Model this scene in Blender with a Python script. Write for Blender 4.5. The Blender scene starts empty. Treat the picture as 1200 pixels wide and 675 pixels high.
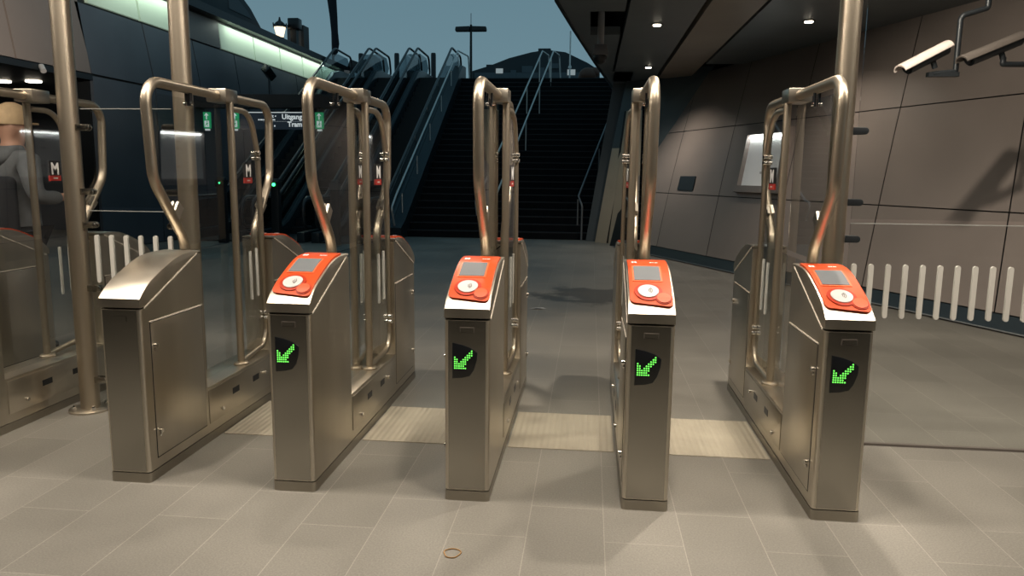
import bpy, bmesh, math, random
from mathutils import Vector, Matrix
random.seed(4)
C = bpy.context.scene.collection
K = 0.9            # survey units -> metres
PI = math.pi

# ------------------------------------------------------------------ materials
def mat(name, col, rough=.5, metal=0, emit=None, es=1.0, spec=.5, noise=0, nscale=8, bump=0, stretch=(1, 1, 1), rvar=0):
    m = bpy.data.materials.new(name); m.use_nodes = True
    nt = m.node_tree; b = nt.nodes['Principled BSDF']
    b.inputs['Base Color'].default_value = (*col, 1); b.inputs['Roughness'].default_value = rough
    b.inputs['Metallic'].default_value = metal; b.inputs['Specular IOR Level'].default_value = spec
    if emit:
        b.inputs['Emission Color'].default_value = (*emit, 1); b.inputs['Emission Strength'].default_value = es
    if noise or bump or rvar:
        tc = nt.nodes.new('ShaderNodeTexCoord'); mp = nt.nodes.new('ShaderNodeMapping')
        mp.inputs['Scale'].default_value = stretch
        nz = nt.nodes.new('ShaderNodeTexNoise'); nz.inputs['Scale'].default_value = nscale; nz.inputs['Detail'].default_value = 5
        nt.links.new(tc.outputs['Object'], mp.inputs['Vector']); nt.links.new(mp.outputs['Vector'], nz.inputs['Vector'])
        if noise:
            r = nt.nodes.new('ShaderNodeMapRange'); r.inputs['From Min'].default_value = .3; r.inputs['From Max'].default_value = .7
            r.inputs['To Min'].default_value = 1 - noise; r.inputs['To Max'].default_value = 1 + noise
            mx = nt.nodes.new('ShaderNodeVectorMath'); mx.operation = 'SCALE'; mx.inputs[0].default_value = col
            nt.links.new(nz.outputs['Fac'], r.inputs['Value']); nt.links.new(r.outputs['Result'], mx.inputs['Scale'])
            nt.links.new(mx.outputs['Vector'], b.inputs['Base Color'])
        if rvar:
            r2 = nt.nodes.new('ShaderNodeMapRange'); r2.inputs['From Min'].default_value = .3; r2.inputs['From Max'].default_value = .7
            r2.inputs['To Min'].default_value = max(.05, rough - rvar); r2.inputs['To Max'].default_value = rough + rvar
            nt.links.new(nz.outputs['Fac'], r2.inputs['Value']); nt.links.new(r2.outputs['Result'], b.inputs['Roughness'])
        if bump:
            bp = nt.nodes.new('ShaderNodeBump'); bp.inputs['Strength'].default_value = bump; bp.inputs['Distance'].default_value = .01
            nt.links.new(nz.outputs['Fac'], bp.inputs['Height']); nt.links.new(bp.outputs['Normal'], b.inputs['Normal'])
    return m

def glass_mat(name, tint, refl=1.0, ior=1.5):
    m = bpy.data.materials.new(name); m.use_nodes = True; nt = m.node_tree
    for n in list(nt.nodes): nt.nodes.remove(n)
    out = nt.nodes.new('ShaderNodeOutputMaterial'); mix = nt.nodes.new('ShaderNodeMixShader')
    tr = nt.nodes.new('ShaderNodeBsdfTransparent'); tr.inputs[0].default_value = (*tint, 1)
    gl = nt.nodes.new('ShaderNodeBsdfGlossy'); gl.inputs['Roughness'].default_value = .02
    fr = nt.nodes.new('ShaderNodeFresnel'); fr.inputs['IOR'].default_value = ior
    ge = nt.nodes.new('ShaderNodeNewGeometry')
    inv = nt.nodes.new('ShaderNodeMath'); inv.operation = 'SUBTRACT'; inv.inputs[0].default_value = 1
    mu = nt.nodes.new('ShaderNodeMath'); mu.operation = 'MULTIPLY'
    mu2 = nt.nodes.new('ShaderNodeMath'); mu2.operation = 'MULTIPLY'; mu2.inputs[1].default_value = refl; mu2.use_clamp = True
    nt.links.new(ge.outputs['Backfacing'], inv.inputs[1]); nt.links.new(fr.outputs[0], mu.inputs[0]); nt.links.new(inv.outputs[0], mu.inputs[1])
    nt.links.new(mu.outputs[0], mu2.inputs[0]); nt.links.new(mu2.outputs[0], mix.inputs['Fac'])
    nt.links.new(tr.outputs[0], mix.inputs[1]); nt.links.new(gl.outputs[0], mix.inputs[2]); nt.links.new(mix.outputs[0], out.inputs['Surface'])
    return m

M = {}
M['steel'] = mat('brushed_steel', (.56, .515, .44), .34, 1, nscale=6, stretch=(1, 1, .12), rvar=.05, noise=.06)
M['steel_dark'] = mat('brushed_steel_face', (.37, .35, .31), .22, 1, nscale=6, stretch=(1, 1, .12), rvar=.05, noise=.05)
M['steel_base'] = mat('brushed_steel_base', (.34, .315, .27), .36, 1)
M['edge_glint'] = mat('painted_glint', (.50, .46, .40), .5)  # pale matte colour painted in place of the glint along the seams
M['tube'] = mat('satin_tube', (.47, .41, .325), .39, 1)
M['chrome'] = mat('chrome', (.75, .72, .68), .15, 1)
M['seam'] = mat('seam_shadow', (.02, .02, .02), .6)
M['orange'] = mat('orange_plastic', (.48, .060, .014), .36, spec=.35)
M['orange_ring'] = mat('orange_ring', (.33, .026, .007), .4, spec=.3)
M['orange_pale'] = mat('orange_button', (.56, .085, .032), .4, spec=.35)
M['white'] = mat('white_disc', (.44, .44, .435), .4)
M['screen'] = mat('grey_screen', (.13, .14, .15), .5, spec=.08)
M['screen_frame'] = mat('screen_frame', (.70, .12, .04), .4)
M['black'] = mat('black_plastic', (.008, .009, .011), .3)
M['led'] = mat('green_led', (.1, .6, .1), .5, emit=(.20, 1, .12), es=1.05)
M['glass'] = glass_mat('clear_glass', (.945, .955, .95), 1.6)
M['etch'] = mat('etched_white', (.50, .49, .455), .6)
M['edge'] = mat('glass_edge', (.24, .25, .24), .4)
M['red'] = mat('red_print', (.36, .025, .018), .5)
M['ink'] = mat('black_print', (.012, .012, .014), .5)
M['print'] = mat('white_print', (.80, .80, .80), .5)
M['wall'] = mat('bronze_grey_panel', (.235, .200, .182), .42, .0, noise=.08, nscale=1.2, rvar=.05)
M['ceil'] = mat('dark_ceiling_panel', (.12, .138, .148), .45, noise=.1, nscale=1.5)
M['ceil_warm'] = mat('brown_ceiling_panel', (.25, .215, .175), .5, noise=.1, nscale=1.5)
M['kick'] = mat('blue_grey_base', (.020, .030, .038), .4)
M['facade'] = mat('blue_grey_cladding', (.085, .100, .120), .30, noise=.15, nscale=.8)
M['facade_warm'] = mat('brown_cladding', (.22, .185, .165), .45, noise=.08, nscale=.8)
M['facade_grey'] = mat('grey_band_panel', (.10, .10, .105), .45)
M['lit'] = mat('frosted_green_glass', (.60, .72, .58), .5, emit=(.36, .50, .38), es=.22)
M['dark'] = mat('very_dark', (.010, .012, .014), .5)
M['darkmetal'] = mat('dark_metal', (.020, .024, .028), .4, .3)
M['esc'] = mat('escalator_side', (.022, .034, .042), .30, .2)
M['esc_strip'] = mat('escalator_deck', (.10, .12, .13), .35, .8)
M['esc_glass'] = glass_mat('escalator_glass', (.45, .52, .55), 1.0)
M['rubber'] = mat('handrail_rubber', (.022, .026, .030), .28)
M['railsteel'] = mat('rail_steel', (.70, .69, .67), .42, .55)
M['railgrey'] = mat('rail_grey', (.22, .23, .24), .4, .4)
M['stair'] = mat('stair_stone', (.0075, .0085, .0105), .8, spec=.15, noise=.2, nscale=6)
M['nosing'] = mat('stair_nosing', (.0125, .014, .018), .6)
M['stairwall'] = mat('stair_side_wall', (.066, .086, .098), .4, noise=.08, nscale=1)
M['bronze'] = mat('bronze_panel', (.50, .42, .315), .40, .35, noise=.06, nscale=2)
M['pave'] = mat('street_paving', (.06, .06, .06), .8)
M['lamp'] = mat('lamp_disc', (1, 1, 1), .5, emit=(1, .88, .70), es=14)
M['lampwarm'] = mat('warm_globe', (1, .9, .7), .5, emit=(1, .80, .55), es=1.6)
M['camwhite'] = mat('camera_shield', (.60, .52, .48), .45)
M['camgrey'] = mat('camera_shield_grey', (.11, .095, .085), .45)
M['camgrey2'] = mat('pole_grey', (.30, .31, .32), .5)
M['signblack'] = mat('sign_black', (.012, .017, .024), .4, emit=(.012, .02, .03), es=.5)
M['signwhite'] = mat('sign_white', (.7, .72, .72), .5, emit=(.75, .80, .80), es=.55)
M['signgreen'] = mat('exit_green', (.02, .30, .12), .5, emit=(.02, .30, .12), es=.6)
M['green_dot'] = mat('green_indicator', (.05, .8, .2), .5, emit=(.05, 1, .25), es=4)
M['boxback'] = mat('display_back', (.62, .62, .60), .6, emit=(.55, .56, .55), es=.22)
M['skin'] = mat('skin', (.48, .27, .19), .55)
M['jacket'] = mat('grey_jacket', (.105, .115, .125), .85, noise=.15, nscale=14)
M['vest'] = mat('dark_bag', (.012, .017, .025), .7)
M['trousers'] = mat('dark_trousers', (.018, .022, .030), .8)
M['cap'] = mat('beige_cap', (.62, .45, .27), .8, noise=.1, nscale=20)
M['shoe'] = mat('shoe', (.05, .05, .05), .6)
M['band'] = mat('tan_rubber', (.36, .20, .07), .5)
M['paper'] = mat('paper', (.5, .5, .5), .8)
M['rust'] = mat('rusty_brown', (.12, .05, .03), .6)
M['boat'] = mat('far_building', (.030, .040, .046), .7)
M['boat_lit'] = mat('far_window', (.5, .5, .5), .5, emit=(.55, .62, .62), es=.35)
M['boat_grey'] = mat('far_grey', (.085, .11, .125), .7)
M['banner'] = mat('banner_cloth', (.010, .012, .018), .9)

def floor_mat():
    m = bpy.data.materials.new('stone_tile_floor'); m.use_nodes = True; nt = m.node_tree; b = nt.nodes['Principled BSDF']
    N = nt.nodes.new; L = nt.links.new
    tc = N('ShaderNodeTexCoord'); mp = N('ShaderNodeMapping')
    mp.inputs['Rotation'].default_value = (0, 0, PI / 2)      # u = along the passage
    mp.inputs['Scale'].default_value = (1, 1, 1)
    mp.inputs['Location'].default_value = (.12, .0, 0)
    L(tc.outputs['Object'], mp.inputs['Vector'])
    sep = N('ShaderNodeSeparateXYZ'); L(tc.outputs['Object'], sep.inputs[0])
    cmb = N('ShaderNodeCombineXYZ')
    ax = N('ShaderNodeMath'); ax.operation = 'ADD'; ax.inputs[1].default_value = -.095 * K + 20 * .325 * K
    L(sep.outputs['X'], ax.inputs[0]); L(ax.outputs[0], cmb.inputs['Y'])
    ay = N('ShaderNodeMath'); ay.operation = 'ADD'; ay.inputs[1].default_value = 20 - .02
    L(sep.outputs['Y'], ay.inputs[0]); L(ay.outputs[0], cmb.inputs['X'])
    br = N('ShaderNodeTexBrick'); L(cmb.outputs[0], br.inputs['Vector'])
    br.inputs['Scale'].default_value = 1; br.inputs['Brick Width'].default_value = .82 * K; br.inputs['Row Height'].default_value = .325 * K
    br.inputs['Mortar Size'].default_value = .0019; br.inputs['Mortar Smooth'].default_value = .2; br.inputs['Bias'].default_value = 0
    br.offset = .37; br.offset_frequency = 2
    br.inputs['Color1'].default_value = (.162, .155, .136, 1); br.inputs['Color2'].default_value = (.190, .181, .160, 1)
    br.inputs['Mortar'].default_value = (.265, .25, .22, 1)
    nz = N('ShaderNodeTexNoise'); nz.inputs['Scale'].default_value = 1.1; nz.inputs['Detail'].default_value = 6
    L(tc.outputs['Object'], nz.inputs['Vector'])
    nz2 = N('ShaderNodeTexNoise'); nz2.inputs['Scale'].default_value = 140; nz2.inputs['Detail'].default_value = 3
    L(tc.outputs['Object'], nz2.inputs['Vector'])
    nz3 = N('ShaderNodeTexNoise'); nz3.inputs['Scale'].default_value = 1.9; nz3.inputs['Detail'].default_value = 7; nz3.inputs['Roughness'].default_value = .62
    L(tc.outputs['Object'], nz3.inputs['Vector'])
    def rng(src, a, bb, f0=.3, f1=.7):
        r = N('ShaderNodeMapRange'); r.inputs['From Min'].default_value = f0; r.inputs['From Max'].default_value = f1
        r.inputs['To Min'].default_value = a; r.inputs['To Max'].default_value = bb; L(src, r.inputs['Value']); return r.outputs[0]
    m1 = N('ShaderNodeMath'); m1.operation = 'MULTIPLY'; L(rng(nz.outputs['Fac'], .82, 1.14), m1.inputs[0]); L(rng(nz2.outputs['Fac'], .84, 1.14), m1.inputs[1])
    # a wet patch on the stone beyond the gates
    def stain(cx, cy, rx, ry):
        sx = N('ShaderNodeMath'); sx.operation = 'MULTIPLY_ADD'; sx.inputs[1].default_value = 1 / rx; sx.inputs[2].default_value = -cx / rx; L(sep.outputs['X'], sx.inputs[0])
        sy = N('ShaderNodeMath'); sy.operation = 'MULTIPLY_ADD'; sy.inputs[1].default_value = 1 / ry; sy.inputs[2].default_value = -cy / ry; L(sep.outputs['Y'], sy.inputs[0])
        c = N('ShaderNodeCombineXYZ'); L(sx.outputs[0], c.inputs[0]); L(sy.outputs[0], c.inputs[1])
        ln = N('ShaderNodeVectorMath'); ln.operation = 'LENGTH'; L(c.outputs[0], ln.inputs[0])
        ad = N('ShaderNodeMath'); ad.operation = 'MULTIPLY_ADD'; ad.inputs[1].default_value = 2.2; L(nz3.outputs['Fac'], ad.inputs[0]); L(ln.outputs['Value'], ad.inputs[2])
        return rng(ad.outputs[0], .36, 1, 1.80, 2.02)
    s1 = stain(.20 * K, 9.35 * K, 1.0 * K, .75 * K)
    m2 = N('ShaderNodeMath'); m2.operation = 'MULTIPLY'; L(m1.outputs[0], m2.inputs[0]); L(s1, m2.inputs[1])
    sc = N('ShaderNodeVectorMath'); sc.operation = 'SCALE'; L(br.outputs['Color'], sc.inputs[0]); L(m2.outputs[0], sc.inputs['Scale'])
    L(sc.outputs[0], b.inputs['Base Color'])
    L(rng(nz.outputs['Fac'], .42, .62), b.inputs['Roughness'])
    bp = N('ShaderNodeBump'); bp.inputs['Strength'].default_value = .12; bp.inputs['Distance'].default_value = .003
    L(nz2.outputs['Fac'], bp.inputs['Height']); L(bp.outputs[0], b.inputs['Normal'])
    return m
M['floor'] = floor_mat()

def tactile_mat():
    m = mat('tactile_stone', (.34, .31, .245), .6, noise=.08, nscale=5); nt = m.node_tree; b = nt.nodes['Principled BSDF']
    tc = nt.nodes.new('ShaderNodeTexCoord'); w = nt.nodes.new('ShaderNodeTexWave'); w.wave_type = 'BANDS'; w.bands_direction = 'X'
    w.inputs['Scale'].default_value = 10; w.inputs['Distortion'].default_value = 0
    nt.links.new(tc.outputs['Object'], w.inputs['Vector'])
    bp = nt.nodes.new('ShaderNodeBump'); bp.inputs['Strength'].default_value = .5; bp.inputs['Distance'].default_value = .006
    nt.links.new(w.outputs['Fac'], bp.inputs['Height']); nt.links.new(bp.outputs[0], b.inputs['Normal'])
    return m
M['tactile'] = tactile_mat()

# ------------------------------------------------------------------ mesh helpers (survey units; scaled to metres in build)
class MB:
    def __init__(s): s.v = []; s.f = []
    def add(s, vs, fs):
        o = len(s.v); s.v += [tuple(v) for v in vs]; s.f += [tuple(i + o for i in f) for f in fs]; return s
    def box(s, x0, x1, y0, y1, z0, z1, rot=None, piv=None):
        vs = [Vector((x, y, z)) for z in (z0, z1) for y in (y0, y1) for x in (x0, x1)]
        if rot is not None:
            p = Vector(piv if piv else ((x0 + x1) / 2, (y0 + y1) / 2, (z0 + z1) / 2))
            vs = [p + rot @ (v - p) for v in vs]
        return s.add(vs, [(0, 2, 3, 1), (4, 5, 7, 6), (0, 1, 5, 4), (2, 6, 7, 3), (0, 4, 6, 2), (1, 3, 7, 5)])
    def hexa(s, b, t):            # bottom 4, top 4 points
        return s.add(list(b) + list(t), [(3, 2, 1, 0), (4, 5, 6, 7), (0, 1, 5, 4), (1, 2, 6, 5), (2, 3, 7, 6), (3, 0, 4, 7)])
    def quad(s, a, b, c, d): return s.add([a, b, c, d], [(0, 1, 2, 3)])
    def prism_x(s, prof, x0, x1):  # profile in (y, z)
        n = len(prof)
        return s.add([(x0, y, z) for y, z in prof] + [(x1, y, z) for y, z in prof],
                     [tuple(range(n)), tuple(reversed(range(n, 2 * n)))] + [(i, i + n, (i + 1) % n + n, (i + 1) % n) for i in range(n)])
    def prism_y(s, prof, y0, y1):  # profile in (x, z)
        n = len(prof)
        return s.add([(x, y0, z) for x, z in prof] + [(x, y1, z) for x, z in prof],
                     [tuple(range(n)), tuple(reversed(range(n, 2 * n)))] + [(i, i + n, (i + 1) % n + n, (i + 1) % n) for i in range(n)])
    def prism_z(s, prof, z0, z1):
        n = len(prof)
        return s.add([(x, y, z0) for x, y in prof] + [(x, y, z1) for x, y in prof],
                     [tuple(reversed(range(n))), tuple(range(n, 2 * n))] + [(i, (i + 1) % n, (i + 1) % n + n, i + n) for i in range(n)])
    def tube(s, pts, r, n=14, closed=False, cap=True):
        pts = [Vector(p) for p in pts]; m = len(pts)
        rr = r if isinstance(r, (list, tuple)) else [r] * m
        tan = []
        for i in range(m):
            a = pts[i - 1] if (i or closed) else pts[i]; b = pts[(i + 1) % m] if (i < m - 1 or closed) else pts[i]
            tan.append((b - a).normalized())
        up = Vector((1, 0, 0)) if abs(tan[0].x) < .9 else Vector((0, 0, 1))
        u = (up - tan[0] * up.dot(tan[0])).normalized()
        vs = []
        for i in range(m):
            t = tan[i]; u = (u - t * u.dot(t)).normalized(); w = t.cross(u)
            for k in range(n):
                a = 2 * PI * k / n; vs.append(pts[i] + (u * math.cos(a) + w * math.sin(a)) * rr[i])
        fs = []
        for i in range(m if closed else m - 1):
            j = (i + 1) % m
            for k in range(n): fs.append((i * n + k, i * n + (k + 1) % n, j * n + (k + 1) % n, j * n + k))
        if cap and not closed: fs += [tuple(reversed(range(n))), tuple(range((m - 1) * n, m * n))]
        return s.add(vs, fs)
    def cyl(s, a, b, r, n=18, r2=None): return s.tube([a, b], [r, r if r2 is None else r2], n)
    def lathe(s, prof, c=(0, 0, 0), n=24):     # profile (r, z) about z through c
        m = len(prof); vs = [(c[0] + r * math.cos(2 * PI * k / n), c[1] + r * math.sin(2 * PI * k / n), c[2] + z) for r, z in prof for k in range(n)]
        fs = [(i * n + k, i * n + (k + 1) % n, (i + 1) * n + (k + 1) % n, (i + 1) * n + k) for i in range(m - 1) for k in range(n)]
        fs += [tuple(reversed(range(n))), tuple(range((m - 1) * n, m * n))]
        return s.add(vs, fs)
    def ball(s, c, r, n=14, sq=(1, 1, 1)):
        h = n // 2
        prof = [(math.sin(PI * i / h), -math.cos(PI * i / h)) for i in range(h + 1)]
        prof[0] = (.02, -1); prof[-1] = (.02, 1)
        o = len(s.v); s.lathe([(a * r, b * r) for a, b in prof], (0, 0, 0), n)
        for i in range(o, len(s.v)):
            v = s.v[i]; s.v[i] = (c[0] + v[0] * sq[0], c[1] + v[1] * sq[1], c[2] + v[2] * sq[2])
        return s
    def build(s, name, m, parent=None, loc=None, k=K, sharp=38, bevel=0, bsel=None, bseg=3, recalc=True):
        bm = bmesh.new(); vs = [bm.verts.new((x * k, y * k, z * k)) for x, y, z in s.v]
        for f in s.f:
            try: bm.faces.new([vs[i] for i in f])
            except ValueError: pass
        if recalc: bmesh.ops.recalc_face_normals(bm, faces=bm.faces)
        if bevel:
            es = [e for e in bm.edges if (bsel is None or bsel(e))]
            bmesh.ops.bevel(bm, geom=es, offset=bevel * k, segments=bseg, affect='EDGES', profile=.5, clamp_overlap=True)
        return link(name, bm, m, parent, loc, sharp)

def link(name, bm, m, parent=None, loc=None, sharp=38):
    me = bpy.data.meshes.new(name); bm.to_mesh(me); bm.free()
    me.materials.append(m)
    if len(me.polygons):
        me.polygons.foreach_set('use_smooth', [True] * len(me.polygons)); me.set_sharp_from_angle(angle=math.radians(sharp))
    o = bpy.data.objects.new(name, me); C.objects.link(o)
    if parent: o.parent = parent
    if loc: o.location = [c * K for c in loc]
    return o

def tag(o, label=None, cat=None, group=None, kind=None):
    if label: o['label'] = label
    if cat: o['category'] = cat
    if group: o['group'] = group
    if kind: o['kind'] = kind
    return o
def thing(name, label, cat, loc=(0, 0, 0), rz=0, group=None):
    o = bpy.data.objects.new(name, None); C.objects.link(o); o.empty_display_size = .1
    o.location = [c * K for c in loc]; o.rotation_euler = (0, 0, rz)
    return tag(o, label, cat, group)
def struct(o, label=None, cat='structure'):
    return tag(o, label or o.name.replace('_', ' '), cat, None, 'structure')

def fillet(pts, rad, n=6):
    pts = [Vector(p) for p in pts]; out = [pts[0]]
    for i in range(1, len(pts) - 1):
        p = pts[i]; a = pts[i - 1] - p; b = pts[i + 1] - p
        r = rad[i - 1] if isinstance(rad, (list, tuple)) else rad
        ang = a.angle(b); half = ang / 2
        if abs(math.pi - ang) < .02 or r <= 0: out.append(p); continue
        d = min(r / math.tan(half), a.length * .49, b.length * .49); rr = d * math.tan(half)
        an, bn = a.normalized(), b.normalized(); c = p + (an + bn).normalized() * (rr / math.sin(half))
        s0 = p + an * d - c; s1 = p + bn * d - c; tot = s0.angle(s1); ax = s0.cross(s1).normalized()
        for k in range(n + 1): out.append(c + Matrix.Rotation(tot * k / n, 3, ax) @ s0)
    out.append(pts[-1]); return out

def text(body, name, m, parent, size, origin, right=(1, 0, 0), up=(0, 0, 1), align='LEFT', ext=.0008, stretch=1.0, bold=0):
    cu = bpy.data.curves.new(name, 'FONT'); cu.body = body; cu.size = size * K; cu.extrude = ext; cu.align_x = align; cu.offset = bold; cu.resolution_u = 3
    t = bpy.data.objects.new(name, cu); C.objects.link(t)
    dg = bpy.context.evaluated_depsgraph_get(); me = bpy.data.meshes.new_from_object(t.evaluated_get(dg))
    bpy.data.objects.remove(t); bpy.data.curves.remove(cu)
    me.materials.clear(); me.materials.append(m)
    r = Vector(right).normalized(); u = Vector(up).normalized(); n = r.cross(u)
    for v in me.vertices:
        v.co = Vector(origin) * K + r * v.co.x * stretch + u * v.co.y + n * v.co.z
    o = bpy.data.objects.new(name, me); C.objects.link(o)
    if parent: o.parent = parent
    return o

# ------------------------------------------------------------------ the right wall: a leaning ruled surface
def W(y, z):
    fx = 1.26 - .437 * (y - 14.27); tx = 4.43 - .342 * (y - 9.52)
    return fx + (tx - fx) * z / 3.55
def WP(y, z, off=0): return (W(y, z) - off * .88, y - off * .36, z + off * .25)
def seam_y(y0, z): return y0 + z * (.245 if y0 < 9.6 else .245 + (y0 - 9.5) * .055)

# ------------------------------------------------------------------ setting
fl = MB(); fl.box(-15, 12, -7, 17.5, -.08, 0)
struct(fl.build('floor', M['floor']), 'grey stone tiled station floor')
ybr = [-1.0, 1.2, 2.86, 4.52, 6.18, 7.84, 9.5, 11.16, 12.72, 14.3, 15.75]
zbr = [.17, 1.17, 2.39, 3.6]
wb = MB()
for i in range(len(ybr) - 1):
    for j in range(3):
        y0, y1 = ybr[i], ybr[i + 1]; z0, z1 = zbr[j], zbr[j + 1]; g = .007
        n = 3
        for a in range(n):
            za = z0 + g + (z1 - z0 - 2 * g) * a / n; zb2 = z0 + g + (z1 - z0 - 2 * g) * (a + 1) / n
            wb.quad(WP(seam_y(y0, za) + g, za), WP(seam_y(y1, za) - g, za), WP(seam_y(y1, zb2) - g, zb2), WP(seam_y(y0, zb2) + g, zb2))
wr = wb.build('wall_right', M['wall'], recalc=False); struct(wr, 'leaning bronze grey panelled wall on the right')
bk = MB()
bk.quad(WP(-1.2, .0, -.03), WP(16.2, 0, -.03), WP(19, 3.9, -.03), WP(-1.2, 3.9, -.03))
bk.build('joint_backing', M['dark'], wr, recalc=False)
kb = MB(); kb.quad(WP(-1.2, .0, .03), WP(15.9, 0, .03), WP(15.95, .165, .0), WP(-1.2, .165, .0))
kbo = kb.build('baseboard_right', M['kick'], recalc=False); struct(kbo, 'dark blue grey base strip of the right wall')
k2 = MB(); k2.hexa([WP(-1.2, 0, .03), WP(15.9, 0, .03), WP(15.9, 0, .07), WP(-1.2, 0, .07)], [WP(-1.2, .014, .03), WP(15.9, .014, .03), WP(15.9, .014, .07), WP(-1.2, .014, .07)])
k2.build('floor_edge_strip', M['railgrey'], kbo)

# ceiling: strips running away from the camera
def ceil_edge(y):
    pts = [(-9, -.48), (9.24, -.48), (10.97, -.32), (14.1, -.01), (18.6, .47), (19.3, .55)]
    for (a, b), (c, d) in zip(pts, pts[1:]):
        if a <= y <= c: return b + (d - b) * (y - a) / (c - a)
    return pts[-1][1]
cz = 3.55
def strip(mb, xa, xb, ys, z=cz, th=.12):
    for ya, yb in zip(ys, ys[1:]):
        a, b = xa(ya), xb(ya); c, d = xa(yb), xb(yb)
        mb.hexa([(a, ya, z), (b, ya, z), (d, yb, z), (c, yb, z)], [(a, ya, z + th), (b, ya, z + th), (d, yb, z + th), (c, yb, z + th)])
ys = [8.3, 9.24, 10.97, 12.5, 14.1, 16, 18.6]
cm = MB()
strip(cm, ceil_edge, lambda y: -.06, [8.3, 9.24, 9.9]); strip(cm, ceil_edge, lambda y: max(-.06, ceil_edge(y) + .02), [9.9, 10.97, 11.5])
strip(cm, lambda y: -.06, lambda y: .375, [8.3, 9.9])
strip(cm, ceil_edge, lambda y: .375, [11.5, 12.5, 13.6, 15.5])
strip(cm, lambda y: .42, lambda y: 1.30, [8.3, 11.2, 15.0, 17.0])
strip(cm, lambda y: 2.06, lambda y: W(y, 3.56), [8.3, 9.24, 10.97, 12.5, 14.5])
strip(cm, ceil_edge, lambda y: .8, [15.5, 17, 18.9])
cm.box(-15, 9, -7, 8.3, cz, cz + .12)
ce = cm.build('ceiling', M['ceil']); struct(ce, 'dark metal ceiling with downlights')
c2 = MB(); strip(c2, lambda y: 1.36, lambda y: 2.0, [8.3, 12, 14.8, 16.4], cz - .015)
c2.build('brown_strip', M['ceil_warm'], ce)
c3 = MB(); strip(c3, lambda y: ceil_edge(y) + .03, lambda y: 8, ys, cz + .40, .1); c3.build('void_backing', M['dark'], ce)
c4 = MB(); strip(c4, ceil_edge, lambda y: ceil_edge(y) + .04, ys, cz - .02, .5)
c4.build('edge_fascia', M['darkmetal'], ce)
# walls behind the camera and beside it, unseen but part of the hall
bw = MB(); bw.box(-15, 12, -7.2, -7, 0, 3.7); struct(bw.build('wall_back', M['kick']), 'back wall of the hall behind the camera')

# left facade
X0 = -9.0
fw = MB()
def fpanel(mb, y0, y1, z0, z1, sl0=0, sl1=0, x=X0, g=.02, t=.06):
    mb.hexa([(x - t, y0 + g, z0 + g), (x, y0 + g, z0 + g), (x, y1 - g, z0 + g), (x - t, y1 - g, z0 + g)],
            [(x - t, y0 + g + sl0, z1 - g), (x, y0 + g + sl0, z1 - g), (x, y1 - g + sl1, z1 - g), (x - t, y1 - g + sl1, z1 - g)])
fy = [13.0, 15.0, 16.9, 18.9, 20.9, 22.9, 24.9, 27.2]
for a, b in zip(fy, fy[1:]):
    fpanel(fw, a, b, 3.2, 4.42, -.35, -.35)
    fpanel(fw, a, b, 0, 3.2, 0.0, 0)
fwo = fw.build('wall_left', M['facade']); struct(fwo, 'dark blue grey clad wall on the left')
f2 = MB()
for a, b in [(5, 8.9), (8.9, 11.2), (11.2, 13.0)]: fpanel(f2, a, b, 3.2, 5.05, -.35, -.35)
f2.build('brown_cladding', M['facade_warm'], fwo)
f3 = MB(); f3.box(X0 - .5, X0 - .06, 4, 27.2, 3.15, 5.1); f3.box(X0 - .3, X0 - .07, 13, 27.2, 0, 3.2); f3.build('wall_core', M['dark'], fwo)
f4 = MB(); fpanel(f4, 16.3, 17.9, 4.42, 5.05, -.1, -.1); f4.build('grey_band_panel', M['facade_grey'], fwo)
by = [(13.0, 14.6), (14.6, 16.3), (17.9, 19.8), (19.8, 21.5), (21.5, 23.2), (23.2, 24.9), (24.9, 26.8)]
for a, b in by:
    q = MB(); fpanel(q, a, b, 4.42, 5.05, -.12, -.12, g=.03); q.build('frosted_panel', M['lit'], fwo)
f5 = MB(); f5.box(X0 - .6, X0 + .22, 4, 27.4, 5.08, 5.26); f5.build('parapet', M['darkmetal'], fwo)
f6 = MB(); f6.box(X0 - .03, X0 + .015, 5, 13.0, 3.10, 3.2); f6.build('opening_lintel', M['darkmetal'], fwo)
# the passage beyond the opening on the left
lp = MB(); lp.box(-15.2, -15, -7, 18, 0, 3.6); struct(lp.build('wall_far_left', M['facade']), 'far side wall of the left passage')
lc = MB(); lc.box(-15, X0 - .55, 8.3, 17.5, 3.22, 3.4); struct(lc.build('ceiling_passage', M['dark']), 'low dark ceiling over the left passage')
le = MB(); le.box(-15, X0 - .3, 17.5, 17.7, 0, 3.4); struct(le.build('wall_passage_end', M['facade']), 'end wall of the left passage')

# ------------------------------------------------------------------ stairs, landing
NS = 28; RI = 4.65 / NS; RU = 8.06 / NS
def stair_r(y): return -.15 + (y - 17.5) * .125
st = MB(); no = MB()
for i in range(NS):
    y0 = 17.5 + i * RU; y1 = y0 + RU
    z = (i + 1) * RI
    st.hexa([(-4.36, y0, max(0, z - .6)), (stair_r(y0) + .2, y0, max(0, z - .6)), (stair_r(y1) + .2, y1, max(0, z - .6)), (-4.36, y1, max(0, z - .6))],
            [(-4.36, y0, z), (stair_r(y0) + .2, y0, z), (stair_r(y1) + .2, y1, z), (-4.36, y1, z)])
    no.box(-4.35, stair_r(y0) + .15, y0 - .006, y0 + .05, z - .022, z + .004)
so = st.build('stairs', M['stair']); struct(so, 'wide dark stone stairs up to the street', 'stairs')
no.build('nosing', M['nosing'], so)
pz = MB(); pz.box(-40, 30, 25.56, 90, 4.2, 4.65); struct(pz.build('street_level', M['pave']), 'street paving above the stairs', 'pavement')
sw = MB()
sw.hexa([(-.08, 17.25, 0), (.45, 17.2, 0), (1.8, 27, 0), (.92, 27, 0)], [(.80, 17.4, 5.9), (1.6, 17.4, 5.9), (2.8, 27, 5.9), (1.75, 27, 5.9)])
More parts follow.
